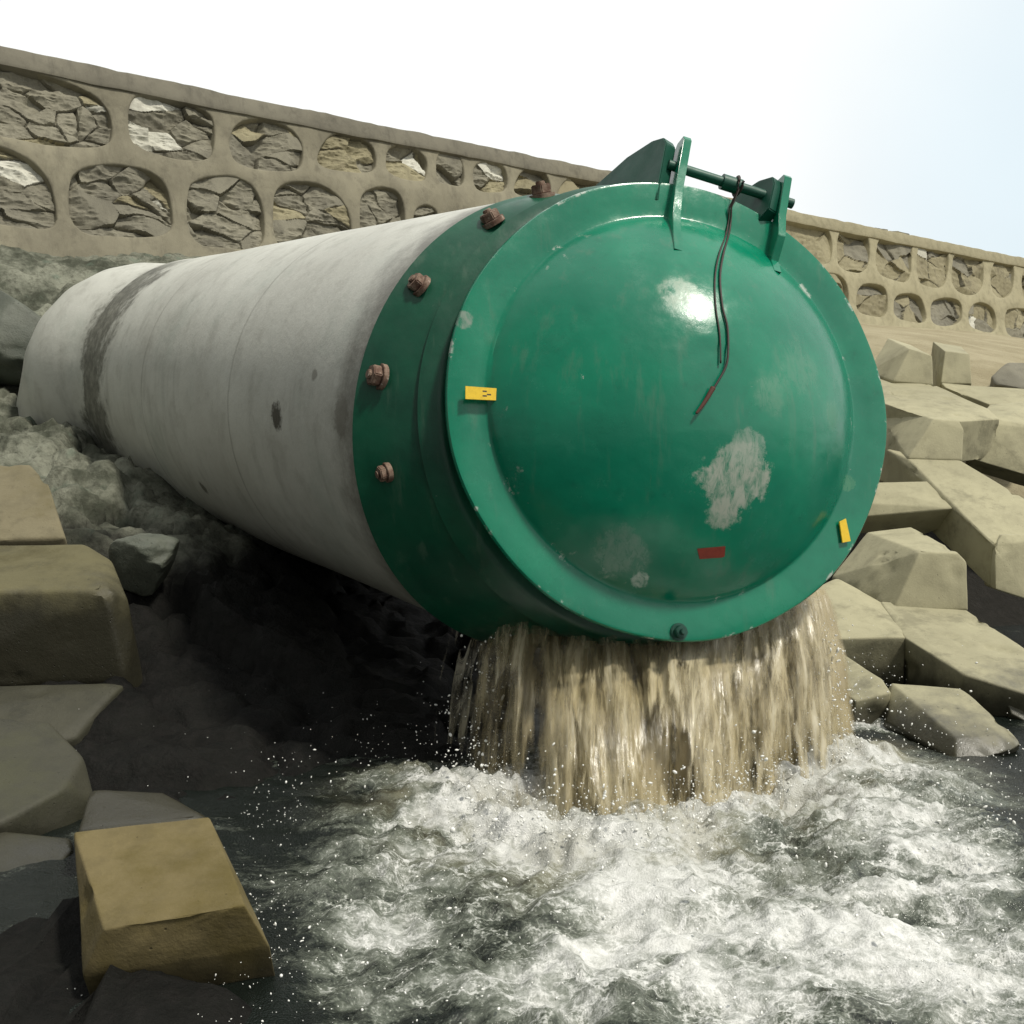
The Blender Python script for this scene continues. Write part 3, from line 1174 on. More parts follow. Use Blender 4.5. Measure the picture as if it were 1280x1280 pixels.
# --- hinge: two lugs on the ring, two arms on the flap, one rod
HL = flap_uv(846, 209, 0.0)
HR = flap_uv(972, 249, 0.0)
axis = (flap_pt(*HR[:2]) - flap_pt(*HL[:2])).normalized()
vax = FN.cross(axis).normalized()
if vax.z < 0:
    vax = -vax
BX = (BN - axis * BN.dot(axis)).normalized()
for hu, hv, k in ((HL[0], HL[1], 1.0), (HR[0], HR[1], .78)):
    o = flap_pt(hu, hv, 0)
    # fixed lug: a sloping plate rising from the ring behind
    if k == 1.0:
        lug = [(-.66, -.12), (-.56, .02), (-.31, .125), (-.12, .160), (-.03, .150), (.0, .11), (.0, -.22), (-.12, -.26), (-.4, -.2)]
    else:
        lug = [(-.34, -.16), (-.26, .03), (-.20, .055), (-.06, .095), (.04, .09), (.06, .04), (.05, -.10), (-.06, -.2)]
    LX = -(PD - vax * PD.dot(vax)).normalized()
    lugn = LX.cross(vax).normalized()
    me = bm_mesh(prism_bm(lug, o - axis * .052, LX, vax, lugn, .075, .005))
    sharp(me, 30)
    link('hinge_lug', me, M['dark_paint'], ring, smooth=False)
    drop = .16 * k + .02
    arm = [(-.055, .12 * k), (-.03, .150 * k), (.05, .155 * k), (.07, .13 * k), (.07, -drop + .03)]
    base = []
    ln = .40 if k == 1.0 else .34
    for e in range(9):
        sd = drop - .02 + ln * e / 8
        qv = o - vax * sd - FC
        rr_ = math.hypot(qv.dot(FU), qv.dot(FV))
        hb = dome_h(rr_) if rr_ < RD else 0.0
        base.append((hb - .015, -sd))
        if e in (3, 6):
            arm.append((max(.12 * (1 - e / 8) + .03, hb + .07 * (1 - e / 8)), -sd))
    arm.append((base[-1][0] + .022, base[-1][1]))
    arm += base[::-1]
    arm += [(-.05, -drop + .03), (-.055, -.06 * k)]
    me = bm_mesh(prism_bm(arm, o + axis * .012, FN, vax, axis, .044, .002))
    sharp(me, 30)
    link('hinge_arm', me, M['flap_paint'], flap, smooth=False)
a_, b_ = flap_pt(HL[0], HL[1], .0) - axis * .05, flap_pt(HR[0], HR[1], .0) + axis * .09
vs, fs = tube([a_.lerp(b_, k / 6) for k in range(7)], .027, 20)
me = mesh(vs, fs)
sharp(me)
rod = link('hinge_rod', me, M['dark_paint'], flap, smooth=False)
m_ = a_.lerp(b_, .5)
vs, fs = tube([m_ - axis * .055, m_ - axis * .05, m_ + axis * .05, m_ + axis * .055], .042, 20)
me = mesh(vs, fs)
sharp(me)
link('rod_collar', me, M['dark_paint'], rod, smooth=False)

# --- loose wire hanging from the hinge rod over the dome
t = simple('dark_wire', (.035, .022, .016), .6)


def wire_path(pts, lift):
    o = []
    for px, py in pts:
        u, v, h = flap_uv(px, py)
        o.append(flap_pt(u, v, max(h, .012) + lift))
    # smooth
    res = []
    for i in range(len(o) - 1):
        p0, p1, p2, p3 = o[max(i - 1, 0)], o[i], o[i + 1], o[min(i + 2, len(o) - 1)]
        for k in range(6):
            s = k / 6
            res.append(.5 * ((2 * p1) + (p2 - p0) * s + (2 * p0 - 5 * p1 + 4 * p2 - p3) * s * s + (3 * p1 - p0 - 3 * p2 + p3) * s ** 3))
    res.append(o[-1])
    return res


rodp = a_.lerp(b_, .53)
w1 = [rodp + FN * .045 + vax * .01, rodp + FN * .05 - vax * .05] + wire_path([(909, 262), (906, 290), (897, 320), (892, 350), (893, 385), (898, 420), (899, 455)], .016)
w2 = [rodp + FN * .05, rodp + FN * .06 - vax * .05] + wire_path([(911, 262), (909, 290), (902, 320), (898, 350), (901, 385), (907, 410), (908, 440), (905, 460), (894, 480), (886, 492)], .02)
va, fa = tube(w1, .0045, 8)
vb, fb = tube(w2, .0055, 8)
loop = [rodp + (FN * math.cos(x) + vax * math.sin(x)) * .05 + axis * .004 * x for x in [k * .5 for k in range(14)]]
vc, fc = tube(loop, .008, 8)
vs = va + vb + vc
fs = fa + [tuple(i + len(va) for i in f) for f in fb] + [tuple(i + len(va) + len(vb) for i in f) for f in fc]
wire = link('wire', mesh(vs, fs), t)
tag(wire, 'thin dark doubled wire looped on the hinge rod and hanging down the green dome', 'wire')
hk = wire_path([(889, 486), (885, 493), (879, 503), (872, 513), (868, 518)], .022)
vs, fs = tube(hk, .013, 10, .006)
link('wire_end', mesh(vs, fs), simple('rusty_wire_end', (.10, .035, .022), .7), wire)

# ------------------------------------------------------------------ armour blocks
def block(name, hulls, mat, lb, cat='concrete block', grp='armour blocks on the right slope', seed=0, bev=.014):
    """hulls: (corner list in survey pixels + distance, extra depth as a vector)"""
    world = [([at(*q) for q in pts], Vector(dn)) for pts, dn in hulls]
    allp = [p for w_, _ in world for p in w_]
    cen = sum(allp, Vector()) / len(allp)
    bms = []
    for i, (ps, dn) in enumerate(world):
        lift = Vector((0, 0, .004 * i))
        bms.append(hull_bm([p - cen + lift for p in ps] + [p - cen + dn for p in ps], bev, .010, seed + i * 5, .06))
    me = bm_mesh(merge_bms(bms))
    sharp(me, 42)
    o = link(name, me, M[mat], smooth=False)
    o.location = cen
    return tag(o, lb, cat, grp)


DN, TH = (.05, .25, -.32), (.03, .10, -.38)
block('armour_block', [
    ([(1118, 477, 12.2), (1165, 480, 12.2), (1178, 491, 11.8), (1235, 511, 11.2), (1249, 524, 10.9), (1200, 527, 10.6), (1166, 525, 10.6), (1108, 505, 11.3), (1085, 500, 11.6), (1085, 470, 12.6)], TH),
    ([(1137, 436, 12.35), (1165, 445, 12.3), (1166, 481, 12.2), (1117, 477, 12.2), (1110, 423, 13.2), (1139, 432, 13.2), (1085, 466, 12.7)], DN)],
    'block', 'pale concrete armour block at the slope top, nearest the green flap', seed=1)
block('armour_block', [
    ([(1177, 479, 12.7), (1219, 482, 12.7), (1310, 488, 12.6), (1310, 504, 12.1), (1258, 498, 12.2), (1236, 505, 12.0), (1182, 484, 12.5)], TH),
    ([(1181, 439, 12.85), (1212, 443, 12.85), (1215, 480, 12.7), (1176, 479, 12.7), (1166, 427, 13.7), (1202, 434, 13.7)], DN)],
    'block', 'pale concrete armour block at the slope top, right of a narrow vertical gap', seed=11)
block('armour_block', [
    ([(1108, 561, 10.7), (1136, 574, 10.4), (1201, 576, 10.4), (1212, 595, 10.2), (1272, 623, 9.9), (1310, 640, 9.7), (1310, 668, 9.35), (1241, 679, 9.2), (1163, 601, 10.1), (1147, 586, 10.3)], TH),
    ([(1060, 604, 10.1), (1165, 602, 10.1), (1200, 636, 9.7), (1150, 630, 9.85), (1060, 628, 9.9), (1156, 650, 9.85), (1060, 648, 9.85)], (.05, .2, -.15)),
    ([(1167, 525, 10.55), (1199, 527, 10.55), (1205, 538, 10.5), (1202, 576, 10.4), (1135, 574, 10.4), (1085, 498, 12.0), (1147, 514, 11.3), (1080, 552, 11.7)], DN)],
    'block', 'concrete armour block with sloping grey side, second step down right of the flap', seed=21)
block('armour_block', [
    ([(1219, 527, 11.0), (1238, 506, 11.9), (1310, 497, 12.2), (1310, 537, 11.0), (1250, 524, 11.05), (1215, 574, 10.9), (1310, 602, 10.8)], (.05, .3, -.1))],
    'block', 'concrete armour block at the right edge level with the middle of the flap', seed=31)
block('armour_block', [
    ([(1100, 752, 8.5), (1209, 762, 8.4), (1236, 795, 7.9), (1310, 830, 7.35), (1310, 876, 6.85), (1205, 843, 7.12), (1131, 797, 7.8)], TH),
    ([(1000, 745, 8.6), (1046, 722, 8.9), (1119, 763, 8.4), (1132, 797, 7.8), (1045, 799, 7.8), (1000, 775, 8.1)], TH),
    ([(1150, 691, 8.5), (1199, 692, 8.5), (1209, 704, 8.47), (1210, 763, 8.4), (1117, 763, 8.4), (1084, 666, 9.55), (1140, 660, 9.5), (1040, 722, 9.35)], DN)],
    'block', 'concrete armour block with a dark-sided tapering nose beside the lower right rim', seed=41)
block('armour_block', [
    ([(1243, 682, 9.15), (1252, 668, 9.25), (1345, 668, 9.3), (1345, 768, 9.15), (1285, 750, 9.1), (1244, 737, 9.1)], (.1, .45, -.02))],
    'block', 'tall concrete armour block overhanging a black channel at the right edge', seed=51)
block('armour_block', [
    ([(1114, 853, 6.9), (1202, 861, 6.8), (1266, 914, 6.25), (1194, 921, 6.2), (1280, 931, 6.2), (1241, 947, 6.1), (1194, 951, 6.1), (1108, 903, 6.7)], (.0, .3, -.25)),
    ([(1030, 806, 7.6), (1053, 816, 7.4), (1103, 849, 6.95), (1114, 866, 6.8), (1070, 877, 6.75), (1030, 850, 7.1)], (.0, .1, -.4))],
    'block', 'low grey concrete armour block at the edge of the foaming water', seed=61)
block('armour_block', [
    ([(1228, 948, 6.1), (1290, 940, 6.2), (1370, 940, 6.3), (1370, 1000, 5.9), (1288, 968, 5.95)], (.0, .1, -.35))],
    'block', 'wet half-sunk concrete block at the right edge above the spray', seed=71)
block('armour_block', [
    ([(1252, 858, 7.1), (1268, 846, 7.2), (1290, 840, 7.3), (1380, 845, 7.4), (1380, 930, 7.0), (1300, 912, 6.85), (1264, 892, 6.95)], (.05, .25, -.3))],
    'block', 'rounded pale concrete block end at the right edge above the low block', seed=81, bev=.05)
block('boulder', [
    ([(1238, 470, 14.2), (1258, 452, 14.4), (1330, 454, 14.6), (1345, 482, 14.2), (1280, 486, 13.8), (1244, 480, 14)], (.1, .3, -.2))],
    'stone_dark', 'dark grey angular stone lying on the sandy berm at the right edge', 'stone', None, seed=91, bev=.04)

# left-hand blocks
def left_block(name, pts, mat, lb, cat='concrete block', bev=.025, rough=.006, back=(0, .3, -.6), grp='mossy blocks on the left shore', seed=0):
    ps = [at(*q) for q in pts]
    lo = [p + Vector(back) for p in ps]
    cen = sum(ps, Vector()) / len(ps)
    me = bm_mesh(hull_bm([p - cen for p in ps + lo], bev, rough, seed, .06))
    sharp(me, 42)
    o = link(name, me, M[mat], smooth=False)
    o.location = cen
    return tag(o, lb, cat, grp)


left_block('armour_block', [(-90, 578, 8.0), (38, 580, 8.0), (60, 604, 7.75), (82, 672, 7.25), (-90, 676, 7.15)], 'block_tan',
           'tan concrete block with a plain top, highest on the left edge', seed=1)
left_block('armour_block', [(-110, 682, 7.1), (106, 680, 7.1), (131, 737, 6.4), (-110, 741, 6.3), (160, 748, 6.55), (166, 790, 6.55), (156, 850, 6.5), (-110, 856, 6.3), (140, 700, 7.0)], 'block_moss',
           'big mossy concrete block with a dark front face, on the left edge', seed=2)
left_block('armour_block', [(-110, 858, 6.25), (154, 853, 6.4), (96, 922, 6.0), (60, 930, 5.9), (-110, 900, 5.9), (120, 880, 6.3)], 'block_slime',
           'olive concrete wedge tucked under the big dark-fronted block', seed=3)
left_block('armour_block', [(-110, 885, 5.7), (62, 902, 5.6), (104, 945, 5.3), (80, 985, 5.0), (0, 1028, 4.7), (-110, 1060, 4.6), (118, 1000, 5.2), (92, 1040, 5.05), (30, 1060, 4.85)], 'block_slime',
           'grey-green concrete block with a slanting face, left of the ochre block', seed=4)
left_block('armour_block', [(-110, 1050, 4.7), (0, 1036, 4.75), (88, 1046, 4.8), (92, 1062, 4.7), (36, 1130, 4.3), (-10, 1142, 4.2), (-110, 1150, 4.2)], 'block_slime',
           'wet low concrete block at the waterline on the left edge', seed=5)
left_block('armour_block', [(92, 1040, 3.85), (262, 1020, 3.95), (306, 1131, 3.42), (130, 1162, 3.34), (104, 1220, 3.36), (338, 1184, 3.5)], 'ochre',
           'ochre tapering concrete block with a flat square top in the foreground', bev=.008, back=(0, .25, -.45), seed=6)
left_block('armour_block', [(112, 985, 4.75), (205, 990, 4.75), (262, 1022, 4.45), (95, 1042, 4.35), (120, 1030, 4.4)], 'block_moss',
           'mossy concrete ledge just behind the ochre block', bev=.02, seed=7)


def boulder(name, px, py, Y, rad, lb, seed, mat='boulder', sq_=(1, .8, .7)):
    bm = bmesh.new()
    bmesh.ops.create_icosphere(bm, subdivisions=5, radius=1)
    co = np.array([v.co[:] for v in bm.verts])
    d = 1 + (fbm(co[:, 0] * 1.3 + seed, co[:, 1] * 1.3, co[:, 2] * 1.3, 3, seed) - .5) * .7 + (ridge(co[:, 0] * 3, co[:, 1] * 3, co[:, 2] * 3 + seed, 3, seed) - .5) * .12
    co = co * d[:, None] * np.array(sq_) * rad
    # a few flat broken faces
    rr = np.random.default_rng(seed)
    for _ in range(7):
        nn = rr.normal(size=3)
        nn /= np.linalg.norm(nn)
        e = co @ nn - rad * rr.uniform(.5, .68)
        co -= np.outer(np.maximum(e, 0) * .85, nn)
    for v, c in zip(bm.verts, co):
        v.co = c
    me = bm_mesh(bm)
    o = link(name, me, M[mat])
    o.location = at(px, py, Y)
    return tag(o, lb, 'boulder')


boulder('boulder', 182, 704, 7.5, .27, 'wet rounded boulder beside the mossy blocks, under the grey pipe', 5)
boulder('boulder', 20, 420, 12.6, .62, 'green-grey rock against the far end of the pipe at the left edge', 13, sq_=(1, .9, .8))
# ------------------------------------------------------------------ pool of churning water
wx = graded(-40, 60, -2.4, 3.3, .021, 6)
wy = graded(-30, 12, 2.7, 7.6, .021, 6)
WX, WY = np.meshgrid(wx, wy, indexing='ij')
foam = np.zeros(WX.shape)


def blob(px, py, rx, a, ry=None):
    global foam
    c = atz(px, py, 0)
    e = atz(px + rx, py, 0)
    k = abs(e.x - c.x)
    ky = k * (ry or 1.0)
    foam = foam + a * .62 * np.exp(-(((WX - c.x) / k) ** 2 + ((WY - c.y) / ky) ** 2) * .55)


for b in ((640, 1085, 75, 1.0), (900, 1100, 130, 1.05), (960, 985, 120, 1.1), (1100, 985, 90, .95), (1120, 1060, 80, .9), (1060, 1190, 120, 1.05), (930, 1240, 130, 1.0),
          (780, 1190, 110, .72), (700, 1265, 90, .68), (1240, 1130, 70, .85), (1190, 1060, 80, .85), (1075, 905, 60, .95), (640, 980, 110, .78), (780, 1010, 120, .7),
          (480, 1010, 120, .56), (560, 1120, 120, .6), (430, 1120, 90, .5), (520, 1220, 120, .52), (400, 1260, 90, .5), (1180, 1180, 110, .55), (1250, 1240, 110, .5), (840, 1120, 90, .9)):
    blob(*b)
foam = 1.02 * (1 - np.exp(-foam * 1.15))
lim = atz(345, 1100, 0)
foam *= sstep(-.28, .25, WX - (lim.x + (WY - lim.y) * -.30))
plunge = atz(820, 1010, 0)
pd = np.hypot((WX - plunge.x) / 1.6, (WY - plunge.y) / .9)
chop = .25 + .75 * np.exp(-pd ** 2 * .35)
foot = [atz(x, y, 0) for x, y in ((580, 1000), (650, 1045), (740, 1075), (830, 1060), (920, 1008), (1000, 972), (1075, 950))]
fd = np.full(WX.shape, 9.0)
for a0, b0 in zip(foot[:-1], foot[1:]):
    ab = np.array([b0.x - a0.x, b0.y - a0.y])
    tq = np.clip(((WX - a0.x) * ab[0] + (WY - a0.y) * ab[1]) / (ab @ ab), 0, 1)
    fd = np.minimum(fd, np.hypot(WX - a0.x - ab[0] * tq, WY - a0.y - ab[1] * tq))
splash = np.exp(-(fd / .20) ** 2)
foam = np.clip(foam + splash * .35, 0, 1.15)
act = sstep(.05, .5, foam)
fx_, fy_ = WX + (fbm(WX * 1.5, WY * 1.5, 0, 3, 1) - .5) * .5, WY + (fbm(WX * 1.5, WY * 1.5, 4, 3, 2) - .5) * .5
WZ = (fbm(fx_ * 2.2, fy_ * 2.2, 0, 3, 6) - .5) * .22 * chop * (.2 + .8 * act)
WZ += (ridge(fx_ * 5, fy_ * 5, 2, 4, 7) - .5) * .13 * act * chop
WZ += (fbm(fx_ * 16, fy_ * 16, 2, 3, 9) - .5) * .065 * act
WZ += (ridge(fx_ * 2.4, fy_ * 1.1, 6, 3, 17) - .5) * .12 * act
WZ += (fbm(WX * 5, WY * 5, 3, 3, 10) - .5) * .03
WZ += splash * ((fbm(fx_ * 5, fy_ * 5, 9, 5, 12, .62) - .30) * .17 + (ridge(fx_ * 11, fy_ * 11, 1, 3, 14) - .5) * .07)
me = mesh(np.c_[WX.ravel(), WY.ravel(), WZ.ravel()], grid_faces(len(wx), len(wy)))
me.flip_normals()
attr(me, 'foam', foam)
attr(me, 'silt', np.exp(-(fd / .42) ** 2))
t = NT('churning_water')
fm = t.attr('foam')
warp = t.noise(2.5, 4, .6)
vecw = t.vadd(t.pos, t.vmul(t.t.nodes[-1].outputs['Color'] if 'Color' in t.t.nodes[-1].outputs else t.pos, (.22, .22, .22)))
fl = Vector((.72, -.69, 0)).normalized()      # the way the water runs off
mp = t.t.nodes.new('ShaderNodeMapping')
mp.vector_type = 'POINT'
mp.inputs['Rotation'].default_value = (0, 0, math.atan2(.69, .72))
mp.inputs['Scale'].default_value = (.38, 1.1, 1)
t.put(mp.inputs['Vector'], vecw)
vf = mp.outputs[0]
n_a = t.noise(4.2, 8, .60, vf)
n_b = t.noise(22, 7, .72, vecw)
n_c = t.noise(1.35, 4, .55, t.pos, .8)
wn3 = t.noise(4, 5, .7)
wv3 = t.vadd(vf, t.vmul(t.t.nodes[-1].outputs['Color'], (.30, .30, .30)))
edge = t.vor(6.5, 'DISTANCE_TO_EDGE', wv3)
wn = t.noise(9, 5, .7)
wv = t.vadd(vecw, t.vmul(t.t.nodes[-1].outputs['Color'], (.16, .16, .16)))
edge2 = t.vor(15, 'DISTANCE_TO_EDGE', wv)
bub = t.vor(55, 'F1', vecw)
bub2 = t.vor(120, 'F1', t.pos)
fil = t.math('ADD', t.math('MULTIPLY', t.step(.07, .0, edge), .34), t.math('MULTIPLY', t.step(.09, .0, edge2), .20))
val = t.math('ADD', fm, t.math('MULTIPLY', t.math('SUBTRACT', n_a, .5), 1.35))
val = t.math('ADD', val, t.math('MULTIPLY', t.math('SUBTRACT', n_c, .5), 1.3))
val = t.math('ADD', val, t.math('MULTIPLY', t.math('SUBTRACT', n_b, .5), .75))
val = t.math('ADD', val, t.math('MULTIPLY', t.step(.35, .1, bub), .16))
fil = t.math('MULTIPLY', fil, t.step(.36, .62, t.noise(5.5, 6, .7)))
val = t.math('ADD', val, t.math('MULTIPLY', fil, t.step(.1, .5, fm)))
mk = t.step(.42, 1.0, val)
thin = t.step(.15, .6, val)
wc = t.mix(thin, (.008, .011, .009), (.135, .15, .12))
tanm = t.math('MULTIPLY', t.attr('silt'), t.step(.35, .65, t.noise(3, 5)))
wc = t.mix(t.math('MULTIPLY', tanm, .6), wc, (.30, .27, .17))
wc = t.mix(t.math('MULTIPLY', mk, t.math('SUBTRACT', 1.0, t.math('MULTIPLY', tanm, .5))), wc, t.mix(t.step(.35, .7, n_b), (.52, .525, .50), (.70, .70, .68)))
t.set('Base Color', wc)
t.set('Roughness', t.math('ADD', .1, t.math('MULTIPLY', mk, .5)))
t.set('Specular IOR Level', .25)
t.bump(t.math('ADD', t.math('ADD', t.math('MULTIPLY', val, .22), t.math('MULTIPLY', n_b, .45)), t.math('MULTIPLY', bub2, -.3)), .42, .03)
M['foam_water'] = t.m
tag(link('water', me, t.m), kind='structure')

# ------------------------------------------------------------------ falling water
def fall_sheet(top, bot, nu, nv, amp, bulge, seed, hole=None, fringe=.0):
    """sheet of falling water between two polylines given as points"""
    top, bot = np.array([p[:] for p in top]), np.array([p[:] for p in bot])
    a = np.linspace(0, 1, nu)

    def samp(pl):
        s = np.linspace(0, 1, len(pl))
        return np.stack([np.interp(a, s, pl[:, i]) for i in range(3)], 1)
    T, B = samp(top), samp(bot)
    tt = np.linspace(0, 1, nv)
    Ag, Tg = np.meshgrid(a, tt, indexing='ij')
    fall = Tg ** 1.7
    XY = T[:, None, :2] + (B - T)[:, None, :2] * (1 - (1 - Tg[..., None]) ** 1.5)
    Z = T[:, None, 2] + (B - T)[:, None, 2] * (.35 * Tg + .65 * fall)
    wid = np.linalg.norm(T[-1] - T[0])
    al = Ag * wid + (fbm(Ag * 5, Tg * 1.1, seed, 3, 2) - .5) * .14
    d = (ridge(al * 5, Tg * .35 + seed, seed, 3, seed) - .5) * amp * (.4 + .8 * Tg)
    d += (fbm(al * 15, Tg * .8, seed, 3, seed + 3) - .5) * amp * .55 * (.4 + Tg)
    d += (fbm(al * 26, Tg * 7, seed, 3, seed + 4) - .5) * amp * .5 * Tg ** 2
    d += bulge * np.sin(np.pi * np.clip(Ag, 0, 1)) * Tg
    nrm = np.array([-.05, -1.0, .1])
    Pn = np.dstack([XY, Z]) + d[..., None] * nrm
    fs = []
    H = hole(Ag, Tg, al) if hole is not None else np.ones(Ag.shape)
    edge = np.minimum(Ag, 1 - Ag) - (fbm(Tg * 5, Ag * 2, seed + 1, 4, 11)) * fringe
    keep = (H > -.12) & (edge > -.03)
    thin_left = .5 + .5 * sstep(.05, .5, Ag + (fbm(al * 3, Tg, seed, 2, 77) - .5) * .5)
    cover = thin_left * np.minimum(sstep(-.05, .10, H), sstep(-.02, .02, edge))
    for i in range(nu - 1):
        for j in range(nv - 1):
            if keep[i, j] and keep[i + 1, j] and keep[i, j + 1]:
                fs.append((i * nv + j, i * nv + j + 1, (i + 1) * nv + j + 1, (i + 1) * nv + j))
    me = mesh(Pn.reshape(-1, 3), fs)
    attr(me, 'fall', Tg)
    attr(me, 'across', al)
    attr(me, 'cover', cover)
    bm = bmesh.new()
    bm.from_mesh(me)
    bmesh.ops.delete(bm, geom=[v for v in bm.verts if not v.link_faces], context='VERTS')
    bm.to_mesh(me)
    bm.free()
    return me


def water_mat(name, c1, c2, c3, alpha_lo, sd):
    t = NT(name)
    cmb = t.t.nodes.new('ShaderNodeCombineXYZ')
    t.put(cmb.inputs[0], t.math('MULTIPLY', t.attr('across'), 1.0))
    t.put(cmb.inputs[1], t.math('MULTIPLY', t.attr('fall'), .16))
    cmb.inputs[2].default_value = sd
    v = cmb.outputs[0]
    s1 = t.noise(9, 6, .65, v, .3)
    s2 = t.noise(24, 6, .68, v, .4)
    s3 = t.noise(6, 7, .7)
    c = t.mix(t.step(.35, .65, s1), c2, c1)
    k = t.math('MULTIPLY', t.step(.52, .72, s2), t.math('ADD', .25, t.math('MULTIPLY', t.attr('fall'), .6)))
    c = t.mix(t.math('MULTIPLY', k, .7), c, c3)
    c = t.mix(t.math('MULTIPLY', t.step(.55, .78, s3), t.math('MULTIPLY', t.attr('fall'), .8)), c, c3)
    t.set('Base Color', c)
    t.set('Roughness', .2)
    t.set('Specular IOR Level', .5)
    al = t.math('ADD', alpha_lo, t.math('ADD', t.step(.35, .62, s1), t.math('MULTIPLY', t.step(.45, .6, s2), .5)), clamp=True)
    cv = t.math('ADD', t.attr('cover'), t.math('MULTIPLY', t.math('SUBTRACT', s2, .5), 1.3))
    al = t.math('MULTIPLY', al, t.step(.1, .9, cv))
    foamy = t.math('ADD', t.attr('fall'), t.math('MULTIPLY', t.math('SUBTRACT', s3, .5), .9))
    c = t.mix(t.math('MULTIPLY', t.step(.62, 1.0, foamy), .8), c, (.66, .64, .56))
    t.set('Alpha', al)
    t.bump(t.math('ADD', t.math('MULTIPLY', s2, .5), t.math('MULTIPLY', s1, .5)), .35, .03)
    return t.m


fall = empty('waterfall', atz(820, 1000, 0))
tag(fall, 'muddy tan sheet of water falling from under the green flap into the foam', 'waterfall', kind='structure')
TOPP = [(604, 770, 6.25), (660, 752, 6.1), (740, 775, 6.0), (830, 780, 5.95), (920, 770, 6.0), (990, 745, 6.15), (1035, 735, 6.3)]
BOTP = [(584, 1000, 5.65), (650, 1035, 5.25), (740, 1060, 5.0), (830, 1050, 5.05), (920, 1000, 5.4), (1000, 968, 5.7), (1074, 950, 5.95)]


def bot(p, dz=-.08):
    q = at(*p)
    q.z = dz
    return q


def hole_front(Ag, Tg, al):
    nn = fbm(al * 5, Tg * 1.5, 3, 4, 41)
    lefty = sstep(.55, .12, Ag)
    return nn - (.19 + .21 * lefty * sstep(.12, .5, Tg) + .08 * sstep(.5, 1, Tg))


def hole_back(Ag, Tg, al):
    nn = fbm(al * 9, Tg * 2.0, 8, 4, 51)
    return nn - .12 - .14 * sstep(.2, .8, Tg) * sstep(.55, .12, Ag)


for li, (c1, c2, c3, a_lo, dy, amp_, sd, nu, bx) in enumerate((
        ((.33, .275, .16), (.24, .195, .10), (.46, .41, .29), .45, .16, .06, 9, 220, 0),
        ((.38, .32, .185), (.29, .24, .13), (.52, .47, .34), -.05, .07, .08, 3, 300, 2),
        ((.41, .35, .215), (.32, .27, .15), (.60, .55, .43), -.32, .0, .09, 14, 320, -4),
        ((.44, .385, .25), (.35, .30, .175), (.66, .62, .51), -.55, -.06, .11, 23, 320, 3))):
    M['fall%d' % li] = water_mat('muddy_water', c1, c2, c3, a_lo, 1.3 + 2.7 * li)
    me = fall_sheet([at(x, y, Y + dy) for x, y, Y in TOPP], [bot((x + bx, y - 30 * dy, Y + dy * 1.6)) for x, y, Y in BOTP], nu, 140, amp_, .05, sd, hole_front if li else hole_back, .03 + .03 * li)
    link('water_sheet', me, M['fall%d' % li], fall)


def hole_veil(Ag, Tg, al):
    nn = fbm(al * 16, Tg * 1.6, 5, 4, 61)
    return nn - .42 - .16 * sstep(.1, .8, Tg) + .3 * sstep(.07, .0, Ag)


me = fall_sheet([at(x, y, Y) for x, y, Y in ((572, 762, 6.45), (590, 772, 6.4), (612, 782, 6.35), (632, 790, 6.3))],
                [bot(p) for p in ((540, 955, 6.25), (560, 965, 6.2), (590, 975, 6.1), (628, 985, 6.0))], 110, 130, .05, .0, 5, hole_veil, .06)
link('water_veil', me, water_mat('thin_muddy_water', (.30, .27, .19), (.17, .15, .10), (.55, .53, .45), .0, 7.7), fall)

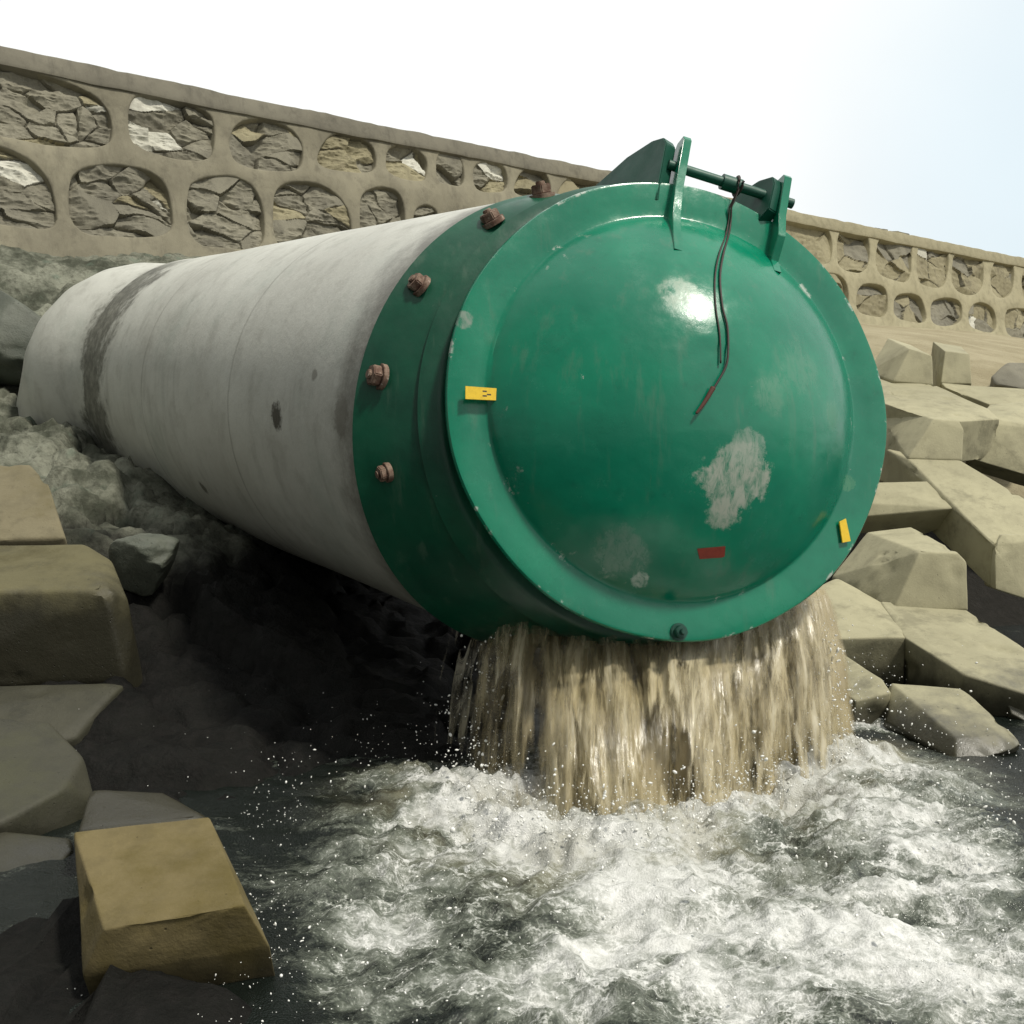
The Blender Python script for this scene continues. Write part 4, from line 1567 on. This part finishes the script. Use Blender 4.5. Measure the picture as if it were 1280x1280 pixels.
# ------------------------------------------------------------------ spray
def spray_mesh():
    vs, fs = [], []
    ico = bmesh.new()
    bmesh.ops.create_icosphere(ico, subdivisions=1, radius=1)
    iv = np.array([v.co[:] for v in ico.verts])
    ifc = [tuple(v.index for v in f.verts) for f in ico.faces]
    ico.free()

    def drop(p, r_, stretch):
        d = rng.normal(size=3)
        d[2] = abs(d[2]) * 1.2
        d /= np.linalg.norm(d)
        q = iv * r_ * rng.uniform(.7, 1.2, (1, 3))
        q = q + np.outer(q @ d, d) * (stretch - 1)
        b = len(vs)
        vs.extend((q + np.array(p)).tolist())
        fs.extend(tuple(i + b for i in f) for f in ifc)

    zones = [  # px, py, spread px, z range, count, size
        (1110, 930, 70, .28, 260, .008), (1180, 1010, 70, .22, 260, .008), (1240, 1080, 50, .15, 140, .007), (1080, 860, 40, .35, 160, .008),
        (340, 1040, 30, .16, 90, .0045), (350, 1150, 40, .14, 110, .0045), (330, 1220, 60, .1, 120, .0045), (440, 980, 70, .2, 160, .007),
        (230, 1230, 90, .03, 150, .005), (560, 960, 60, .25, 160, .007), (650, 1060, 80, .3, 260, .008), (760, 1060, 100, .22, 260, .008),
        (900, 1010, 120, .3, 320, .009), (1000, 950, 90, .35, 320, .008), (880, 1180, 150, .14, 300, .007), (520, 1180, 130, .12, 260, .006),
        (1160, 1200, 110, .12, 260, .007), (1230, 990, 60, .2, 120, .007), (250, 960, 90, .25, 60, .005)]
    for px, py, sp, zr, cnt, sz in zones:
        for _ in range(cnt):
            c = atz(px + rng.normal() * sp, min(1290, py + rng.normal() * sp * .6), 0)
            z = abs(rng.normal()) * zr * .6 + .01
            drop((c.x, c.y + z * .3, z), sz * .45 * rng.lognormal(-.35, .5), rng.uniform(1, 2.4))
    # fine mist where the sheet breaks on the pool
    for _ in range(2600):
        k = rng.random()
        q = np.array([foot[int(k * 5.999)][:], foot[int(k * 5.999) + 1][:]])
        q = q[0] + (q[1] - q[0]) * rng.random()
        z = abs(rng.normal()) * .13 + .02
        drop((q[0] + rng.normal() * .07, q[1] + rng.normal() * .10 - .05, z), .0028 * rng.lognormal(-.2, .5), rng.uniform(1, 2.0))
    # beads along the edges of the falling sheet
    for _ in range(420):
        k = rng.random()
        sidex = rng.random()
        if sidex < .5:
            x0, x1 = 1032 + 30 * k ** .6, 14
        else:
            x0, x1 = 640 - 50 * k ** .6, 26
        q = at(x0 + rng.normal() * x1, 770 + 190 * k, 6.1 - .4 * k)
        drop(q[:], .0036 * rng.lognormal(-.2, .5), rng.uniform(1, 2.6))
    return mesh(vs, fs)


t = NT('spray_white')
t.set('Base Color', (.78, .78, .74))
t.set('Roughness', .25)
tag(link('spray', spray_mesh(), t.m), kind='stuff')

# ------------------------------------------------------------------ light and sky
SUN = Vector((.43, -.33, .85)).normalized()
el = math.asin(SUN.z)
az = math.atan2(SUN.x, SUN.y)
sl = bpy.data.lights.new('sun', 'SUN')
sl.energy = 3.2
sl.angle = math.radians(6)
sl.color = (1.0, .95, .84)
so = bpy.data.objects.new('sun', sl)
COL.objects.link(so)
so.rotation_euler = (-SUN).to_track_quat('-Z', 'Y').to_euler()

w = bpy.data.worlds.new("World")
scene.world = w
w.use_nodes = True
nt = w.node_tree
bg = nt.nodes['Background']
sky = nt.nodes.new('ShaderNodeTexSky')
sky.sky_type = 'NISHITA'
sky.sun_disc = False
sky.sun_elevation = el
sky.sun_rotation = az
sky.dust_density = 3.0
sky.air_density = 1.0
tc = nt.nodes.new('ShaderNodeTexCoord')
nz = nt.nodes.new('ShaderNodeTexNoise')
nz.inputs['Scale'].default_value = 1.6
nz.inputs['Detail'].default_value = 5
nt.links.new(tc.outputs['Generated'], nz.inputs['Vector'])
dp = nt.nodes.new('ShaderNodeVectorMath')
dp.operation = 'DOT_PRODUCT'
nt.links.new(tc.outputs['Generated'], dp.inputs[0])
dp.inputs[1].default_value = Vector((.50, .86, .20)).normalized()
mr = nt.nodes.new('ShaderNodeMapRange')
mr.interpolation_type = 'SMOOTHSTEP'
mr.inputs['From Min'].default_value = .93
mr.inputs['From Max'].default_value = 1.0
mr.inputs['To Min'].default_value = 1.0
mr.inputs['To Max'].default_value = .80
nt.links.new(dp.outputs['Value'], mr.inputs['Value'])
ad = nt.nodes.new('ShaderNodeMath')
ad.operation = 'MULTIPLY_ADD'
nt.links.new(nz.outputs['Fac'], ad.inputs[0])
ad.inputs[1].default_value = .5
nt.links.new(mr.outputs[0], ad.inputs[2])
sb = nt.nodes.new('ShaderNodeMath')
sb.operation = 'SUBTRACT'
sb.use_clamp = True
nt.links.new(ad.outputs[0], sb.inputs[0])
sb.inputs[1].default_value = .25
mx = nt.nodes.new('ShaderNodeMix')
mx.data_type = 'RGBA'
nt.links.new(sb.outputs[0], mx.inputs[0])
nt.links.new(sky.outputs[0], mx.inputs[6])
# the cloud sheet: bright ahead and overhead, dark part added unseen behind-left for contrast
dq = nt.nodes.new('ShaderNodeVectorMath')
dq.operation = 'DOT_PRODUCT'
nt.links.new(tc.outputs['Generated'], dq.inputs[0])
dq.inputs[1].default_value = Vector((-.68, -.72, -.05)).normalized()
m2 = nt.nodes.new('ShaderNodeMapRange')
m2.interpolation_type = 'SMOOTHSTEP'
m2.inputs['From Min'].default_value = -.05
m2.inputs['From Max'].default_value = .85
nt.links.new(dq.outputs['Value'], m2.inputs['Value'])
cl = nt.nodes.new('ShaderNodeMix')
cl.data_type = 'RGBA'
nt.links.new(m2.outputs[0], cl.inputs[0])
cl.inputs[6].default_value = (10.3, 10.5, 10.4, 1)
cl.inputs[7].default_value = (2.7, 2.8, 2.7, 1)
th = nt.nodes.new('ShaderNodeMix')
th.data_type = 'RGBA'
m3 = nt.nodes.new('ShaderNodeMapRange')
m3.interpolation_type = 'SMOOTHSTEP'
m3.inputs['From Min'].default_value = .955
m3.inputs['From Max'].default_value = 1.0
nt.links.new(dp.outputs['Value'], m3.inputs['Value'])
nt.links.new(m3.outputs[0], th.inputs[0])
nt.links.new(cl.outputs[2], th.inputs[6])
th.inputs[7].default_value = (9.0, 10.2, 10.7, 1)
nt.links.new(th.outputs[2], mx.inputs[7])
nt.links.new(mx.outputs[2], bg.inputs['Color'])
bg.inputs['Strength'].default_value = .1

vs_ = scene.view_settings
vs_.view_transform = 'Standard'
vs_.look = 'None'
vs_.exposure = 0
vs_.gamma = 1
